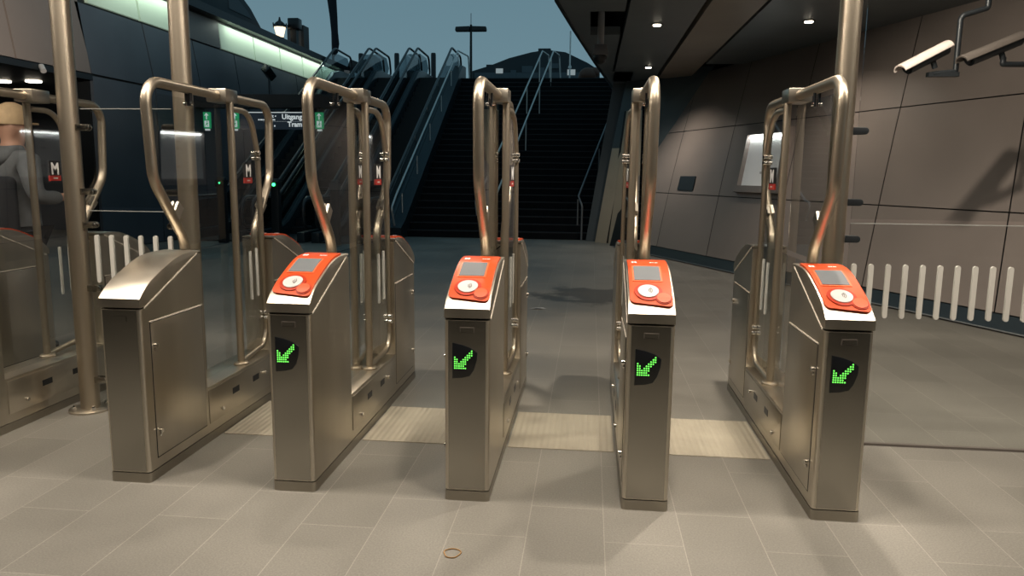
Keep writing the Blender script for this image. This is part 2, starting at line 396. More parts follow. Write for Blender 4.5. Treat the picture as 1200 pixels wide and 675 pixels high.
struct(sw.build('wall_stair', M['stairwall']), 'dark leaning side wall of the stairs')
bp_ = MB()
bp_.hexa([(.13, 16.92, 0), (.385, 16.78, 0), (.41, 17.1, 0), (.16, 17.2, 0)], [(.455, 17.0, 2.1), (.70, 16.86, 2.1), (.72, 17.2, 2.1), (.5, 17.25, 2.1)])
bo = bp_.build('trim_1', M['bronze']); struct(bo, 'leaning bronze panel at the foot of the stairs')
b2 = MB(); b2.hexa([(.425, 16.76, 0), (1.02, 16.35, 0), (1.1, 16.6, 0), (.46, 17.1, 0)], [(.74, 16.84, 2.9), (1.35, 16.4, 2.9), (1.45, 16.8, 2.9), (.78, 17.2, 2.9)])
b2.build('bronze_return', M['bronze'], bo)
b3 = MB(); b3.hexa([(.38, 16.85, 0), (.43, 16.82, 0), (.45, 17.1, 0), (.40, 17.1, 0)], [(.70, 16.92, 2.9), (.75, 16.9, 2.9), (.77, 17.2, 2.9), (.72, 17.2, 2.9)])
b3.build('dark_joint', M['dark'], bo)
uw = MB(); uw.hexa([(.45, 17.05, 2.1), (1.9, 15.9, 2.1), (2.2, 17.2, 2.1), (.6, 17.3, 2.1)], [(.75, 17.1, 3.7), (2.4, 15.7, 3.7), (2.8, 17.2, 3.7), (.9, 17.3, 3.7)])
struct(uw.build('wall_end', M['stairwall']), 'dark wall above the bronze panel')
# tactile strips between the gates
GX = [-4.22 + .0, -3.40, -2.187, -1.364, -.534, .281, 1.112]
tp = MB()
for a, b in [(GX[2], GX[3]), (GX[3], GX[4]), (GX[4], GX[5]), (GX[5], GX[6])]: tp.box(a + .115, b - .115, 3.94, 4.56, 0.0, .004)
to = tp.build('tactile_paving', M['tactile']); struct(to, 'pale ribbed tactile paving between the gates', 'paving')

# ------------------------------------------------------------------ ticket gates
HC = [(-1.03, .905), (-1.0, .932), (-.965, .958), (-.93, .978), (-.88, 1.0), (-.835, 1.018), (-.79, 1.036), (-.75, 1.05), (-.71, 1.062), (-.675, 1.070), (-.63, 1.076), (-.58, 1.0785), (-.5, 1.079), (-.462, 1.079)]
HS = [0]
for a, b in zip(HC, HC[1:]): HS.append(HS[-1] + math.hypot(b[0] - a[0], b[1] - a[1]))
def hood(s, off):
    s = max(0, min(HS[-1], s))
    for i in range(len(HS) - 1):
        if s <= HS[i + 1] + 1e-9: break
    t = (s - HS[i]) / (HS[i + 1] - HS[i]); a, b = HC[i], HC[i + 1]
    def nrm(j):
        p, q = HC[max(0, j - 1)], HC[min(len(HC) - 1, j + 1)]; d = math.hypot(q[0] - p[0], q[1] - p[1]); return (-(q[1] - p[1]) / d, (q[0] - p[0]) / d)
    n0, n1 = nrm(i), nrm(i + 1); ny = n0[0] + (n1[0] - n0[0]) * t; nz = n0[1] + (n1[1] - n0[1]) * t
    return (a[0] + (b[0] - a[0]) * t + ny * off, a[1] + (b[1] - a[1]) * t + nz * off)
def hp3(x, s, off, sg):
    y, z = hood(s, off); return (x * sg, y * sg, z)      # sg=-1: the far end, turned half round
def patch(mb, outline, o0, o1, sg, rings=5):
    cx = sum(p[0] for p in outline) / len(outline); cs = sum(p[1] for p in outline) / len(outline); n = len(outline)
    o = len(mb.v); vs = []; fs = []
    for k in range(1, rings + 1):
        t = k / rings
        for x, s in outline: vs.append(hp3(cx + (x - cx) * t, cs + (s - cs) * t, o1, sg))
    for x, s in outline: vs.append(hp3(x, s, o0, sg))
    vs.append(hp3(cx, cs, o1, sg)); c = len(vs) - 1
    for i in range(n): fs.append((c, i, (i + 1) % n))
    for k in range(rings):
        for i in range(n): fs.append((k * n + i, (k + 1) * n + i, (k + 1) * n + (i + 1) % n, k * n + (i + 1) % n))
    mb.add(vs, fs); return mb
def rrect(x0, x1, s0, s1, r, n=5, skew=0):
    out = []
    for cx, cs, a0 in [(x1 - r, s1 - r, 0), (x0 + r, s1 - r, 90), (x0 + r, s0 + r, 180), (x1 - r, s0 + r, 270)]:
        for k in range(n + 1):
            a = math.radians(a0 + 90 * k / n); x = cx + r * math.cos(a); s = cs + r * math.sin(a); out.append((x, s))
    # subdivide the long sides so that they follow the hood
    res = []
    for i, p in enumerate(out):
        q = out[(i + 1) % len(out)]; d = math.hypot(q[0] - p[0], q[1] - p[1]); m = max(1, int(d / .03))
        for k in range(m): res.append((p[0] + (q[0] - p[0]) * k / m, p[1] + (q[1] - p[1]) * k / m))
    return [(x, s - skew * (x - x0) / (x1 - x0) * (1 - (s - s0) / (s1 - s0))) for x, s in res]
def circ(cx, cs, r, n=28, ks=1.0): return [(cx + r * math.cos(2 * PI * k / n), cs + r * ks * math.sin(2 * PI * k / n)) for k in range(n)]

def make_reader(root, sg, full=True):
    pl = MB(); patch(pl, rrect(-.094, .094, .058, .535, .022, skew=.022), -.002, .010, sg, 6)
    r = pl.build('card_reader', M['orange'], root); r['label'] = 'bright orange card reader plate'
    sf = MB(); patch(sf, rrect(-.078, .058, .215, .375, .006), .008, .0125, sg, 4); sf.build('screen_frame', M['screen_frame'], r)
    sc = MB(); patch(sc, rrect(-.070, .050, .224, .366, .004), .011, .0145, sg, 4); sc.build('screen', M['screen'], r)
    rg = MB(); patch(rg, circ(-.012, .130, .062), .008, .014, sg, 4); rg.build('target_ring', M['orange_ring'], r)
    td = MB(); patch(td, circ(-.012, .130, .046), .012, .0175, sg, 4); t = td.build('card_target', M['white'], r)
    lg = MB()
    for rr in (.010, .017, .024):       # contactless waves
        pts = [hp3(-.018 + rr * math.cos(a), .130 + rr * math.sin(a), .018, sg) for a in [math.radians(-50 + 100 * k / 8) for k in range(9)]]
        lg.tube(pts, .0014, 5)
    lg.build('contactless_mark', M['camgrey'], t)
    br = MB(); patch(br, circ(.054, .085, .036), .008, .0135, sg, 3); br.build('button_rim', M['orange_ring'], r)
    bt = MB(); patch(bt, circ(.054, .085, .0305), .012, .017, sg, 3); bt.build('button', M['orange_pale'], r)
    lo = MB()
    for x0, x1 in [(-.075, -.064), (-.061, -.050)]: patch(lo, rrect(x0, x1, .425, .452, .003), .008, .0115, sg, 2)
    for x0, x1 in [(.012, .022), (.025, .032), (.035, .050)]: patch(lo, rrect(x0, x1, .432, .440, .001), .008, .0115, sg, 2)
    lo.build('white_mark', M['print'], r)

ARROW = ["........#", ".......##", "......###", "#....###.", "##..###..", "##.###...", "######...", "#####....", "######..."]
HW = .1026
def cabinet(root, sg, reader, door_sides, display):
    R = lambda pr: [(y * sg, z) for y, z in pr]
    bd = MB(); bd.prism_x(R([(-1.03, .052), (-1.03, .853), (-.985, .858), (-.505, 1.062), (-.46, 1.062), (-.46, .052)]), -HW, HW)
    bd.build('cabinet', M['steel'], root, bevel=.02, bsel=lambda e: abs(abs(e.verts[0].co.y / K) - 1.03) < .002 and abs(abs(e.verts[1].co.y / K) - 1.03) < .002 and abs(e.verts[0].co.z - e.verts[1].co.z) > .1, bseg=4)
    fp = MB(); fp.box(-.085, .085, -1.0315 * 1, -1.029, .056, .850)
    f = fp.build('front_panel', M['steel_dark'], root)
    if sg < 0: f.rotation_euler = (0, 0, PI)
    prof = [(-1.03, .862)] + HC + [(-.462, 1.068), (-.50, 1.066), (-.99, .862)]
    hd = MB(); hd.prism_x(R(prof), -HW - .001, HW + .001); hd.build('hood', M['steel'], root, bevel=.008, bsel=lambda e: abs(abs(e.verts[0].co.x / K) - HW - .001) < 1e-4 and abs(e.verts[0].co.x - e.verts[1].co.x) < 1e-5 and max(abs(e.verts[0].co.y), abs(e.verts[1].co.y)) > .47 * K and min(e.verts[0].co.z, e.verts[1].co.z) > .89 * K, bseg=2)
    ln = MB()
    for sd in (-1, 1):
        a0, a1 = sorted((sd * HW, sd * (HW + .0035)))
        ln.prism_x(R([(-1.0, .853), (-1.0, .860), (-.985, .866), (-.50, 1.068), (-.50, 1.060), (-.985, .858)]), a0, a1)
    ln.build('hood_glint', M['edge_glint'], root)  # thin pale strips standing in for the glint on the hood seam
    for sd in door_sides:
        xa, xb = (HW, HW + .004) if sd > 0 else (-HW - .004, -HW)
        ga, gb = (HW, HW + .0006) if sd > 0 else (-HW - .0006, -HW)
        gp = MB(); gp.prism_x(R([(-.962, .10), (-.962, .782), (-.478, .782), (-.478, .10)]), ga, gb); gp.build('door_gap', M['seam'], root)
        dr = MB(); dr.prism_x(R([(-.956, .106), (-.956, .776), (-.484, .776), (-.484, .106)]), xa, xb)
        d = dr.build('door', M['steel'], root, bevel=.003, bseg=2)
        tl = MB(); tl.prism_x(R([(-.962, .780), (-.962, .786), (-.478, .786), (-.478, .780)]), xa, xb); tl.build('door_glint', M['edge_glint'], d)  # pale strip painted as the glint on the door's top seam
        for z in (.662, .232):
            lk = MB(); lk.cyl((xa if sd < 0 else xb, -.935 * sg, z), ((xa - .014) if sd < 0 else xb + .014, -.935 * sg, z), .012, 14)
            lk.cyl((xa if sd < 0 else xb, -.935 * sg, z - .02), ((xa - .006) if sd < 0 else xb + .006, -.935 * sg, z - .02), .008, 12)
            lk.build('lock', M['chrome'], d)
    if display:
        yq = -1.0335
        npl = MB(); npl.box(-.032, .034, -1.034, -1.031, .796, .822); n_ = npl.build('nameplate', M['camgrey'], root)
        ni = MB(); ni.box(-.028, .030, -1.0352, -1.034, .800, .818); ni.build('nameplate_face', M['steel_dark'], n_)
        out = [(-.066, .750), (-.020, .741), (.020, .727), (.048, .706), (.046, .67), (.032, .625), (.014, .598), (-.02, .588), (-.066, .584)]
        dm = MB(); dm.prism_y(out, -1.0355, -1.031); d = dm.build('display', M['black'], root, bevel=.003, bseg=2, bsel=lambda e: abs(e.verts[0].co.y - e.verts[1].co.y) < 1e-5)
        ld = MB(); px = .0096
        for r_, row in enumerate(ARROW):
            for c_, ch in enumerate(row):
                if ch == '#':
                    x = -.056 + c_ * px + .002; z = .713 - r_ * px * 1.04
                    ld.cyl((x, -1.0354, z), (x, -1.037, z), .0037, 8)
        ld.build('led_arrow', M['led'], d)
    if reader: make_reader(root, sg)

def arc_tube(pts, rad, r, n=16): return MB().tube(fillet(pts, rad, 8), r, n)

def make_gate(label, xc, front_reader, rear_reader, fdoors, rdoors, leaves, swing, rod_side=1):
    g = thing('ticket_gate', label, 'ticket gate', (xc, 4.264, 0), 0, 'ticket gates in a row')
    pb = MB(); pb.box(-HW - .002, HW + .002, -1.032, 1.032, 0, .048)
    pb.build('base_strip', M['steel_base'], g, bevel=.02, bsel=lambda e: abs(e.verts[0].co.z - e.verts[1].co.z) > .02, bseg=3)
    cabinet(g, 1, front_reader, fdoors, front_reader or True)  if front_reader else cabinet(g, 1, False, fdoors, False)
    cabinet(g, -1, rear_reader, rdoors, False)
    if not front_reader:
        npl = MB(); npl.box(-.032, .034, -1.034, -1.031, .796, .822); npl.build('nameplate', M['steel_dark'], g)
    bm_ = MB(); bm_.box(-HW + .001, HW - .001, -.459, .459, .05, .300)
    bm_.build('low_housing', M['steel'], g)
    tp_ = MB(); tp_.box(-HW, HW, -.459, .459, .300, .311); tp_.build('housing_top', M['steel'], g, bevel=.003, bseg=2)
    for sd in (-1, 1):
        x0, x1 = sorted((sd * (HW - .001), sd * (HW + .003)))
        sp = MB(); sp.box(x0, x1, -.448, .448, .10, .292); s_ = sp.build('side_cover', M['steel'], g, bevel=.003, bseg=2)
        for y in (-.135, .135):
            x0, x1 = sorted((sd * (HW + .003), sd * (HW + .0045)))
            sl = MB(); sl.box(x0, x1, y - .042, y + .042, .192, .228); sl.build('slot', M['black'], s_)
        for y, z in ((-.31, .15), (.26, .21)):
            k = MB(); k.cyl((sd * (HW + .003), y, z), (sd * (HW + .016), y, z), .011, 12); k.build('lock', M['chrome'], s_)
    # hoop of round tube
    H = [(0, -.428, .96), (0, -.428, 1.13), (0, -.69, 1.455), (0, -.72, 1.94), (0, .72, 1.94), (0, .69, 1.455), (0, .428, 1.13), (0, .428, .96)]
    arc_tube(H, [.16, .20, .115, .115, .20, .16], .0265).build('hoop', M['tube'], g, sharp=60)
    for sg in (-1, 1):
        br = MB(); br.box(-.03, .03, min(sg * .43, sg * .462), max(sg * .43, sg * .462), .98, 1.03); br.build('hoop_bracket', M['steel'], g)
    cb = MB(); cb.box(-.062, .062, -.005, .145, 1.902, 1.978); cb.build('clamp_box', M['steel'], g, bevel=.006, bseg=2)
    # fixed panes
    T = .006
    p1 = MB(); p1.prism_x([(-.36, 1.10), (-.62, 1.44), (-.655, 1.55), (-.66, 1.83), (-.60, 1.885), (.03, 1.885), (.03, 1.10)], -T, T)
    p1.build('upper_pane', M['glass'], g, sharp=20)
    p2 = MB(); p2.prism_x([(-.452, .312), (-.452, 1.07), (.452, 1.07), (.452, .312)], -T, T); p2.build('lower_pane', M['glass'], g, sharp=20)
    for y in (-.31,):
        cl = MB()
        for sx in (-1, 1):
            cl.box(min(sx * .007, sx * .015), max(sx * .007, sx * .015), y - .013, y + .013, 1.850, 1.920)
        k_ = cl.build('pane_clip', M['black'], g)
        for sx in (-1, 1):
            cn = MB(); cn.cyl((sx * .015, y, 1.862), (sx * .027, y, 1.862), .010, 12); cn.build('clip_knob', M['chrome'], k_)
    wd = MB()
    for sx in (-1, 1): wd.box(min(sx * .007, sx * .02), max(sx * .007, sx * .02), -.53, -.47, 1.25, 1.33, Matrix.Rotation(math.radians(-40), 3, 'X'))
    wd.tube([(0, -.53, 1.27), (0, -.50, 1.29)], .012, 10)
    wd.build('pane_bracket', M['steel'], g)
    for sg in (-1, 1):
        if sg > 0:
            wk = MB()
            for sx in (-1, 1): wk.box(min(sx * .004, sx * .02), max(sx * .004, sx * .02), .50, .575, 1.245, 1.315, Matrix.Rotation(math.radians(40), 3, 'X'))
            wk.build('pane_bracket', M['steel'], g)
    # posts and swing leaves
    for sd in leaves:
        xo = sd * .044
        ps = MB(); ps.cyl((xo, .074, .311), (xo, .074, 1.905), .0215, 18); ps.build('post', M['tube'], g, sharp=60)
        bs = MB(); bs.lathe([(.047, 0), (.047, .010), (.040, .016), (.023, .018)], (xo, .074, .311), 22); bs.build('post_base', M['tube'], g)
        lf = thing('glass_leaf', None, None); lf.parent = g; lf.location = (xo * K, .074 * K, 0); lf.rotation_euler = (0, 0, -sd * math.radians(swing))
        D = [(0, .015, 1.868), (0, .26, 1.868), (0, .345, 1.62), (0, .372, .46), (0, .33, .36), (0, .012, .325)]
        fr = arc_tube(D, [.16, .4, .10, .10], .0175, 12).build('leaf_frame', M['tube'], lf, sharp=60)
        gp = MB(); gp.prism_x([(.035, .42), (.035, 1.82), (.20, 1.82), (.295, 1.70), (.325, 1.55), (.348, .52), (.30, .42)], -.005, .005); gp.build('leaf_pane', M['glass'], lf, sharp=20)
        for z in (1.62, 1.585, .575, .54):
            hg = MB()
            for sx in (-1, 1): hg.cyl((sx * .005, .325 if z > 1 else .352, z), (sx * .026, .325 if z > 1 else .352, z), .0135, 12)
            hg.build('hinge_knob', M['chrome'], lf)
        for y, z0, z1 in ((.185, .69, 1.0), (.275, .70, 1.01)):
            se = MB(); se.box(-.0062, .0062, y - .0075, y + .0075, z0, z1); se.build('etched_stripe', M['etch'], lf)
        st_ = MB(); st_.box(-.0058, .0058, .145, .245, 1.462, 1.555); s1 = st_.build('black_sticker', M['ink'], lf)
        s2 = MB(); s2.box(-.0058, .0058, .145, .245, 1.428, 1.462); s2_ = s2.build('red_sticker', M['red'], lf)
        for sx in (-1, 1):
            text('M', 'lettering', M['print'], s1, .104, (sx * .0062, .195, 1.471), (0, sx, 0), (0, 0, 1), 'CENTER', .0003, .92, .0025)
            wl = MB(); wl.box(min(sx * .0059, sx * .0064), max(sx * .0059, sx * .0064), .175, .215, 1.441, 1.449); wl.build('small_print', M['etch'], s2_)
    return g

make_gate('ticket gate cut off by the left edge, only its orange topped far end seen', GX[0], True, True, (-1,), (1,), (-1, 1), 0)
make_gate('ticket gate beside the left flanged pole, with a plain steel far end', GX[1], False, False, (-1,), (1,), (-1,), 0)
make_gate('ticket gate with plain steel sloped head and no card reader, second pole behind it', GX[2], False, True, (1,), (1,), (1,), 0)
make_gate('ticket gate with orange reader next to the plain steel headed gate', GX[3], True, True, (-1,), (1,), (-1, 1), 4)
make_gate('middle ticket gate with orange reader standing in front of the dark stairs', GX[4], True, True, (-1,), (1,), (-1, 1), 4)
make_gate('ticket gate with orange reader standing in front of the bronze panel and stair wall', GX[5], True, True, (-1,), (1,), (-1, 1), 4)
make_gate('ticket gate with orange reader at the right, beside the tall pole and striped glass barrier', GX[6], True, False, (-1,), (-1,), (-1,), 3)

# ------------------------------------------------------------------ tall poles and glass barriers
def make_pole(label, x, y, fr, sides, zs, cm=None, top=3.55):
    t = thing('steel_pole', label, 'pole', (x, y, 0), 0, 'tall steel poles')
    p = MB(); p.cyl((0, 0, .01), (0, 0, top), .056, 28); p.build('shaft', M['tube'], t, sharp=60)
    f = MB(); f.lathe([(fr, 0), (fr, .012), (fr - .007, .016), (.058, .018)], (0, 0, 0), 28); fo = f.build('flange', M['steel'], t)
    for k in range(4 if fr > .1 else 0):
        a = PI / 4 + k * PI / 2; b = MB(); b.cyl((.09 * math.cos(a), .09 * math.sin(a), .016), (.09 * math.cos(a), .09 * math.sin(a), .036), .013, 8); b.ball((.09 * math.cos(a), .09 * math.sin(a), .036), .012, 8); b.build('bolt', M['chrome'], fo)
    for sd in sides:
        for z in zs:
            c = MB(); n = 10
            out = [(sd * .05, z - .019), (sd * .115, z - .019)] + [(sd * (.115 + .019 * math.cos(a)), z + .019 * math.sin(a)) for a in [math.radians(-80 + 160 * k / 8) for k in range(9)]] + [(sd * .115, z + .019), (sd * .05, z + .019)]
            if sd < 0: out.reverse()
            c.prism_y(out, -.022, -.007); c.prism_y(out, .007, .022)
            c.build('glass_clamp', cm or M['steel_dark'], t, bevel=.003, bseg=2, bsel=lambda e: abs(e.verts[0].co.y - e.verts[1].co.y) < 1e-5)
    return t
make_pole('tall steel pole with round bolted floor flange near the left edge', -3.11, 4.25, .125, (1,), (1.75, 1.37, 1.17, .78, .20))
make_pole('tall steel pole behind the plain steel headed gate', -2.385, 4.25, .082, (-1,), (1.75, 1.37, 1.17, .78, .20))
make_pole('tall steel pole at the right end of the gate row', 1.337, 4.25, .082, (1,), (1.75, 1.37, 1.17, .20), M['darkmetal'])

def barrier(label, x0, x1, z0, z1, y, stripes=None):
    t = thing('glass_barrier', label, 'glass barrier', ((x0 + x1) / 2, y, 0)); c = (x0 + x1) / 2
    p = MB(); p.box(x0 - c, x1 - c, -.006, .006, z0, z1); p.build('pane', M['glass'], t, sharp=20)
    e = MB(); e.box(x0 - c, x1 - c, -.0062, .0062, z1 - .003, z1 + .001); e.build('polished_edge', M['edge'], t)
    if stripes:
        xs, za, zb = stripes
        for x in xs:
            s = MB(); out = [(x - c - .0125, za + .0125)] + [(x - c + .0125 * math.cos(a), za + .0125 + .0125 * math.sin(a)) for a in [PI + PI * k / 8 for k in range(1, 8)]] + [(x - c + .0125, za + .0125), (x - c + .0125, zb - .0125)] + [(x - c + .0125 * math.cos(a), zb - .0125 + .0125 * math.sin(a)) for a in [PI * k / 8 for k in range(1, 8)]] + [(x - c - .0125, zb - .0125)]
            s.prism_y(out, -.0085, .0085); s.build('etched_stripe', M['etch'], t)
    return t
xr = [1.455 + .0905 * k for k in range(14)]
barrier('low glass barrier with white vertical stripes right of the gate row', 1.42, 2.75, .012, 1.257, 4.25, (xr, .735, 1.035))
barrier('clear upper glass pane above the striped barrier on the right', 1.42, 2.75, 1.28, 3.5, 4.25)
lb = barrier('low glass barrier with white vertical stripes between the two left poles', -3.03, -2.46, .012, 1.257, 4.25, ([-2.985 + .0945 * k for k in range(6)], .815, 1.11))
barrier('clear upper glass pane between the two left poles', -3.03, -2.46, 1.28, 1.86, 4.25)
# support foot rail for the right barrier
hb = MB(); hb.box(-.665, .665, -.012, .012, 0, .013); o_ = hb.build('floor_channel', M['camgrey'], None, (2.085, 4.25, 0)); tag(o_, 'thin steel floor channel under the right striped glass', 'channel')
hb = MB(); hb.box(-.285, .285, -.012, .012, 0, .013); o_ = hb.build('floor_channel', M['steel_dark'], None, (-2.745, 4.25, 0)); tag(o_, 'thin steel floor channel between the two left poles', 'channel')

# ------------------------------------------------------------------ escalators
TAN = .577
def inc(y, off): return (y - 17.3) * TAN + off + .1
def make_escalator(label, xl, xr, zfoot=0):
    t = thing('escalator', label, 'escalator', ((xl + xr) / 2, 17, 0), 0, 'escalators up to the street'); c = (xl + xr) / 2; hw = (xr - xl) / 2
    Y = lambda y: y - 17
    # low skirt / truss sides
    for sd in (-1, 1):
        x0, x1 = sorted((sd * (hw - .10), sd * (hw + .07)))
        s = MB(); s.prism_x([(Y(15.4), 0), (Y(15.4), .22), (Y(16.9), .24), (Y(17.3), .36), (Y(25.0), inc(25.0, .28)), (Y(25.6), 4.95), (Y(27.2), 4.95), (Y(27.2), 4.6), (Y(25.6), 4.3), (Y(18.1), 0)], x0, x1)
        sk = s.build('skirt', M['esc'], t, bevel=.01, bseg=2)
        d = MB(); d.prism_x([(Y(16.9), .242), (Y(17.3), .364), (Y(25.0), inc(25.0, .284)), (Y(25.0), inc(25.0, .30)), (Y(17.3), .38), (Y(16.9), .258)], x0 + .02, x1 - .02); d.build('deck_strip', M['esc_strip'], sk)
        g = MB(); g.prism_x([(Y(15.75), .24), (Y(15.62), .50), (Y(15.75), .86), (Y(16.95), .90), (Y(17.3), 1.0), (Y(24.9), inc(24.9, .88)), (Y(25.6), 5.50), (Y(26.6), 5.50), (Y(26.9), 5.2), (Y(26.7), 4.95), (Y(25.6), 4.95), (Y(25.0), inc(25.0, .28)), (Y(17.3), .36), (Y(16.9), .24)], sd * hw - .008, sd * hw + .008)
        g.build('balustrade', M['esc_glass'], t, sharp=20)
        H = [(sd * hw, Y(15.95), .30), (sd * hw, Y(15.55), .32), (sd * hw, Y(15.55), .95), (sd * hw, Y(16.95), .95), (sd * hw, Y(25.3), inc(25.3, .93) + .0), (sd * hw, Y(27.0), 5.60), (sd * hw, Y(27.2), 4.97), (sd * hw, Y(26.8), 4.95)]
        h = MB(); h.tube(fillet(H, [.25, .28, .5, .6, .25, .2], 7), .036, 10); h.build('handrail', M['rubber'], t, sharp=60)
    # moving steps
    sp = MB(); n = 25
    sp.box(-hw + .11, hw - .11, Y(15.4), Y(17.35), 0, .03)
    for i in range(n):
        y0 = 17.35 + i * .322; z = (i + 1) * .186
        sp.box(-hw + .11, hw - .11, Y(y0), Y(y0 + .326), z - .35 if i > 1 else 0, z)
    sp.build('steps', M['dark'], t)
    return t
make_escalator('rightmost escalator, alongside the stone stairs', -5.85, -4.70)
make_escalator('middle escalator of three, between two others', -7.28, -6.14)
make_escalator('leftmost escalator against the dark clad wall', -8.70, -7.52)
# sloped stone kerb between stairs and escalator
kb = MB(); kb.prism_x([(16.9, 0), (16.9, .25), (17.3, .40), (25.4, inc(25.4, .30)), (26, 5.1), (26, 4.6), (25.4, 4.3), (18, 0)], -4.62, -4.34)
struct(kb.build('trim_2', M['esc']), 'sloped side kerb between escalator and stairs')

# ------------------------------------------------------------------ stair handrails
def rail(label, pts, r, posts, mat_=M['railsteel'], rad=.12):
    t = thing('stair_handrail', label, 'handrail', pts[0][:2] + (0,)); o = Vector((pts[0][0], pts[0][1], 0))
    b = MB(); b.tube(fillet([Vector(p) - o for p in pts], rad, 6), r, 10); b.build('rail', mat_, t, sharp=60)
    for a, z in posts:
        p = MB(); q = Vector(a) - o; p.cyl(q, (q.x, q.y, z), .017, 8); p.build('rail_post', mat_, t, sharp=60)
    return t
def szf(y): return max(0, (y - 17.5) * TAN)
def center(x_a, x_b, lab):
    P = lambda y: x_a + (x_b - x_a) * (y - 20) / 5.4
    pts = [(P(17.35), 17.35, .55), (P(17.2), 17.15, .95), (P(17.5), 17.5, .99), (P(25.45), 25.45, szf(25.45) + .95), (P(25.7) + .1, 26.9, 5.62), (P(25.7) + .16, 27.0, 4.66)]
    rail(lab, pts, .024, [((P(y), y, max(0, szf(y) - .02)), szf(y) + .95) for y in (19, 21, 23, 25.0)])
center(-2.32, -1.70, 'left one of the two steel handrails rising in the middle of the stairs')
center(-1.93, -1.33, 'right one of the two steel handrails rising in the middle of the stairs')
Q = lambda y: -.20 + (y - 17.7) * .20
rail('handrail on the right side wall of the stairs, ending in a loop at the foot', [(Q(17.7) + .02, 17.35, 0), (Q(17.7) + .02, 17.35, .80), (Q(17.7) - .07, 17.5, 1.02), (Q(25.2), 25.2, szf(25.2) + .98)], .022, [((Q(17.6) - .06, 17.42, .35), .95), ((Q(19.6) + .02, 19.6, szf(19.6)), szf(19.6) + .97), ((Q(22.5) + .02, 22.5, szf(22.5)), szf(22.5) + .97)], M['railgrey'])
rail('bright steel handrail above the kerb between escalator and stairs', [(-4.52, 17.0, .30), (-4.52, 16.75, .7), (-4.52, 17.2, 1.0), (-4.52, 25.45, szf(25.45) + .98), (-4.42, 27.0, 5.62), (-4.40, 27.2, 4.66)], .026, [((-4.48, y, inc(y, .25)), szf(y) + .97) for y in (17.6, 19.2, 20.8, 22.4, 24.0, 25.3)])

# ------------------------------------------------------------------ hanging signs under a beam over the escalator foot
bmx = MB(); bmx.box(-9.0, -5.75, 16.5, 16.9, 2.93, 3.22); bo = bmx.build('sign_beam', M['darkmetal']); tag(bo, 'dark horizontal beam carrying the hanging signs over the escalators', 'beam')
def sign_board():
    x0, x1, z0, z1, y = -7.95, -6.36, 2.455, 2.835, 16.55
    t = thing('direction_sign', 'black hanging sign reading Uitgang and Tram beside the green exit sign', 'sign', ((x0 + x1) / 2, y, z0)); c = Vector(((x0 + x1) / 2, y, z0))
    b = MB(); b.box(x0 - c.x, x1 - c.x, 0, .1, 0, z1 - z0); bo = b.build('board', M['signblack'], t)
    f = MB(); f.box(x0 - c.x, x1 - c.x, -.004, 0, z1 - z0 - .018, z1 - z0); f.box(x1 - c.x - .09, x1 - c.x, -.004, 0, 0, z1 - z0); f.build('white_border', M['signwhite'], t)
    r = x1 - c.x - .13
    text('Uitgang', 'lettering', M['signwhite'], t, .155, (r, -.005, .225), align='RIGHT', ext=.001, bold=.004)
    text('Tram', 'lettering', M['signwhite'], t, .155, (r, -.005, .06), align='RIGHT', ext=.001, bold=.004)
    text('Exit \u2022', 'lettering', M['signwhite'], t, .10, (r - .60, -.005, .255), align='RIGHT', ext=.001, bold=.003)
    s = MB(); x = r - .62
    for w_ in (.10, .05, .14, .07, .05): s.box(x - w_, x - .012, -.005, 0, .195, .222); x -= w_
    x = r - .02
    for k in range(30): s.box(x - .016, x, -.004, 0, .172, .176); x -= .03
    s.box(r - .66, r - .63, -.005, 0, .055, .09)
    s.build('small_print', M['signwhite'], t)
    for x in (x0 + .2 - c.x, x1 - .2 - c.x):
        h = MB(); h.cyl((x, .05, z1 - z0), (x, .05, 2.93 - z0), .012, 8); h.build('hanger', M['darkmetal'], t)
sign_board()
def exit_sign(label, x, w=.16):
    z0, z1, y = 2.47, 2.83, 16.56
    t = thing('exit_sign', label, 'exit sign', (x, y, z0), 0, 'green exit signs')
    b = MB(); b.box(-w / 2, w / 2, 0, .06, 0, z1 - z0); b.build('green_board', M['signgreen'], t)
    a = MB(); h = .27; a.prism_y([(0, h + .075), (-.055, h + .01), (-.03, h + .01), (-.012, h + .03), (-.012, h - .07), (.012, h - .07), (.012, h + .03), (.03, h + .01), (.055, h + .01)], -.004, 0); a.build('arrow_mark', M['signwhite'], t)
    m = MB(); m.box(-.055, .055, -.004, 0, .03, .17); mo = m.build('door_mark', M['signwhite'], t)
    p = MB(); p.cyl((.012, -.004, .15), (.012, -.006, .15), .012, 10)
    for q in ([(.0, .13), (.022, .13), (.008, .085), (-.014, .085)], [(.008, .095), (.03, .06), (.02, .05), (-.004, .085)], [(-.012, .095), (-.03, .045), (-.042, .045), (-.02, .1)], [(.015, .125), (.04, .105), (.036, .095), (.012, .112)]): p.prism_y(q, -.0065, -.004)
    p.build('running_figure', M['signgreen'], mo)
    l = MB(); l.box(-.05, .05, .0, .05, -.05, -.012); l.build('lamp_strip', M['signwhite'], t)
    g = MB(); g.cyl((0, .03, z1 - z0), (0, .03, 2.93 - z0), .01, 8); g.build('hanger', M['darkmetal'], t)
exit_sign('green exit sign with white arrow, right of the Uitgang sign', -6.10, .18)
exit_sign('green exit sign seen through the plain gate between post and hoop end', -8.08)
exit_sign('green exit sign seen through the front pane of the plain gate', -8.93 + .18, .16)
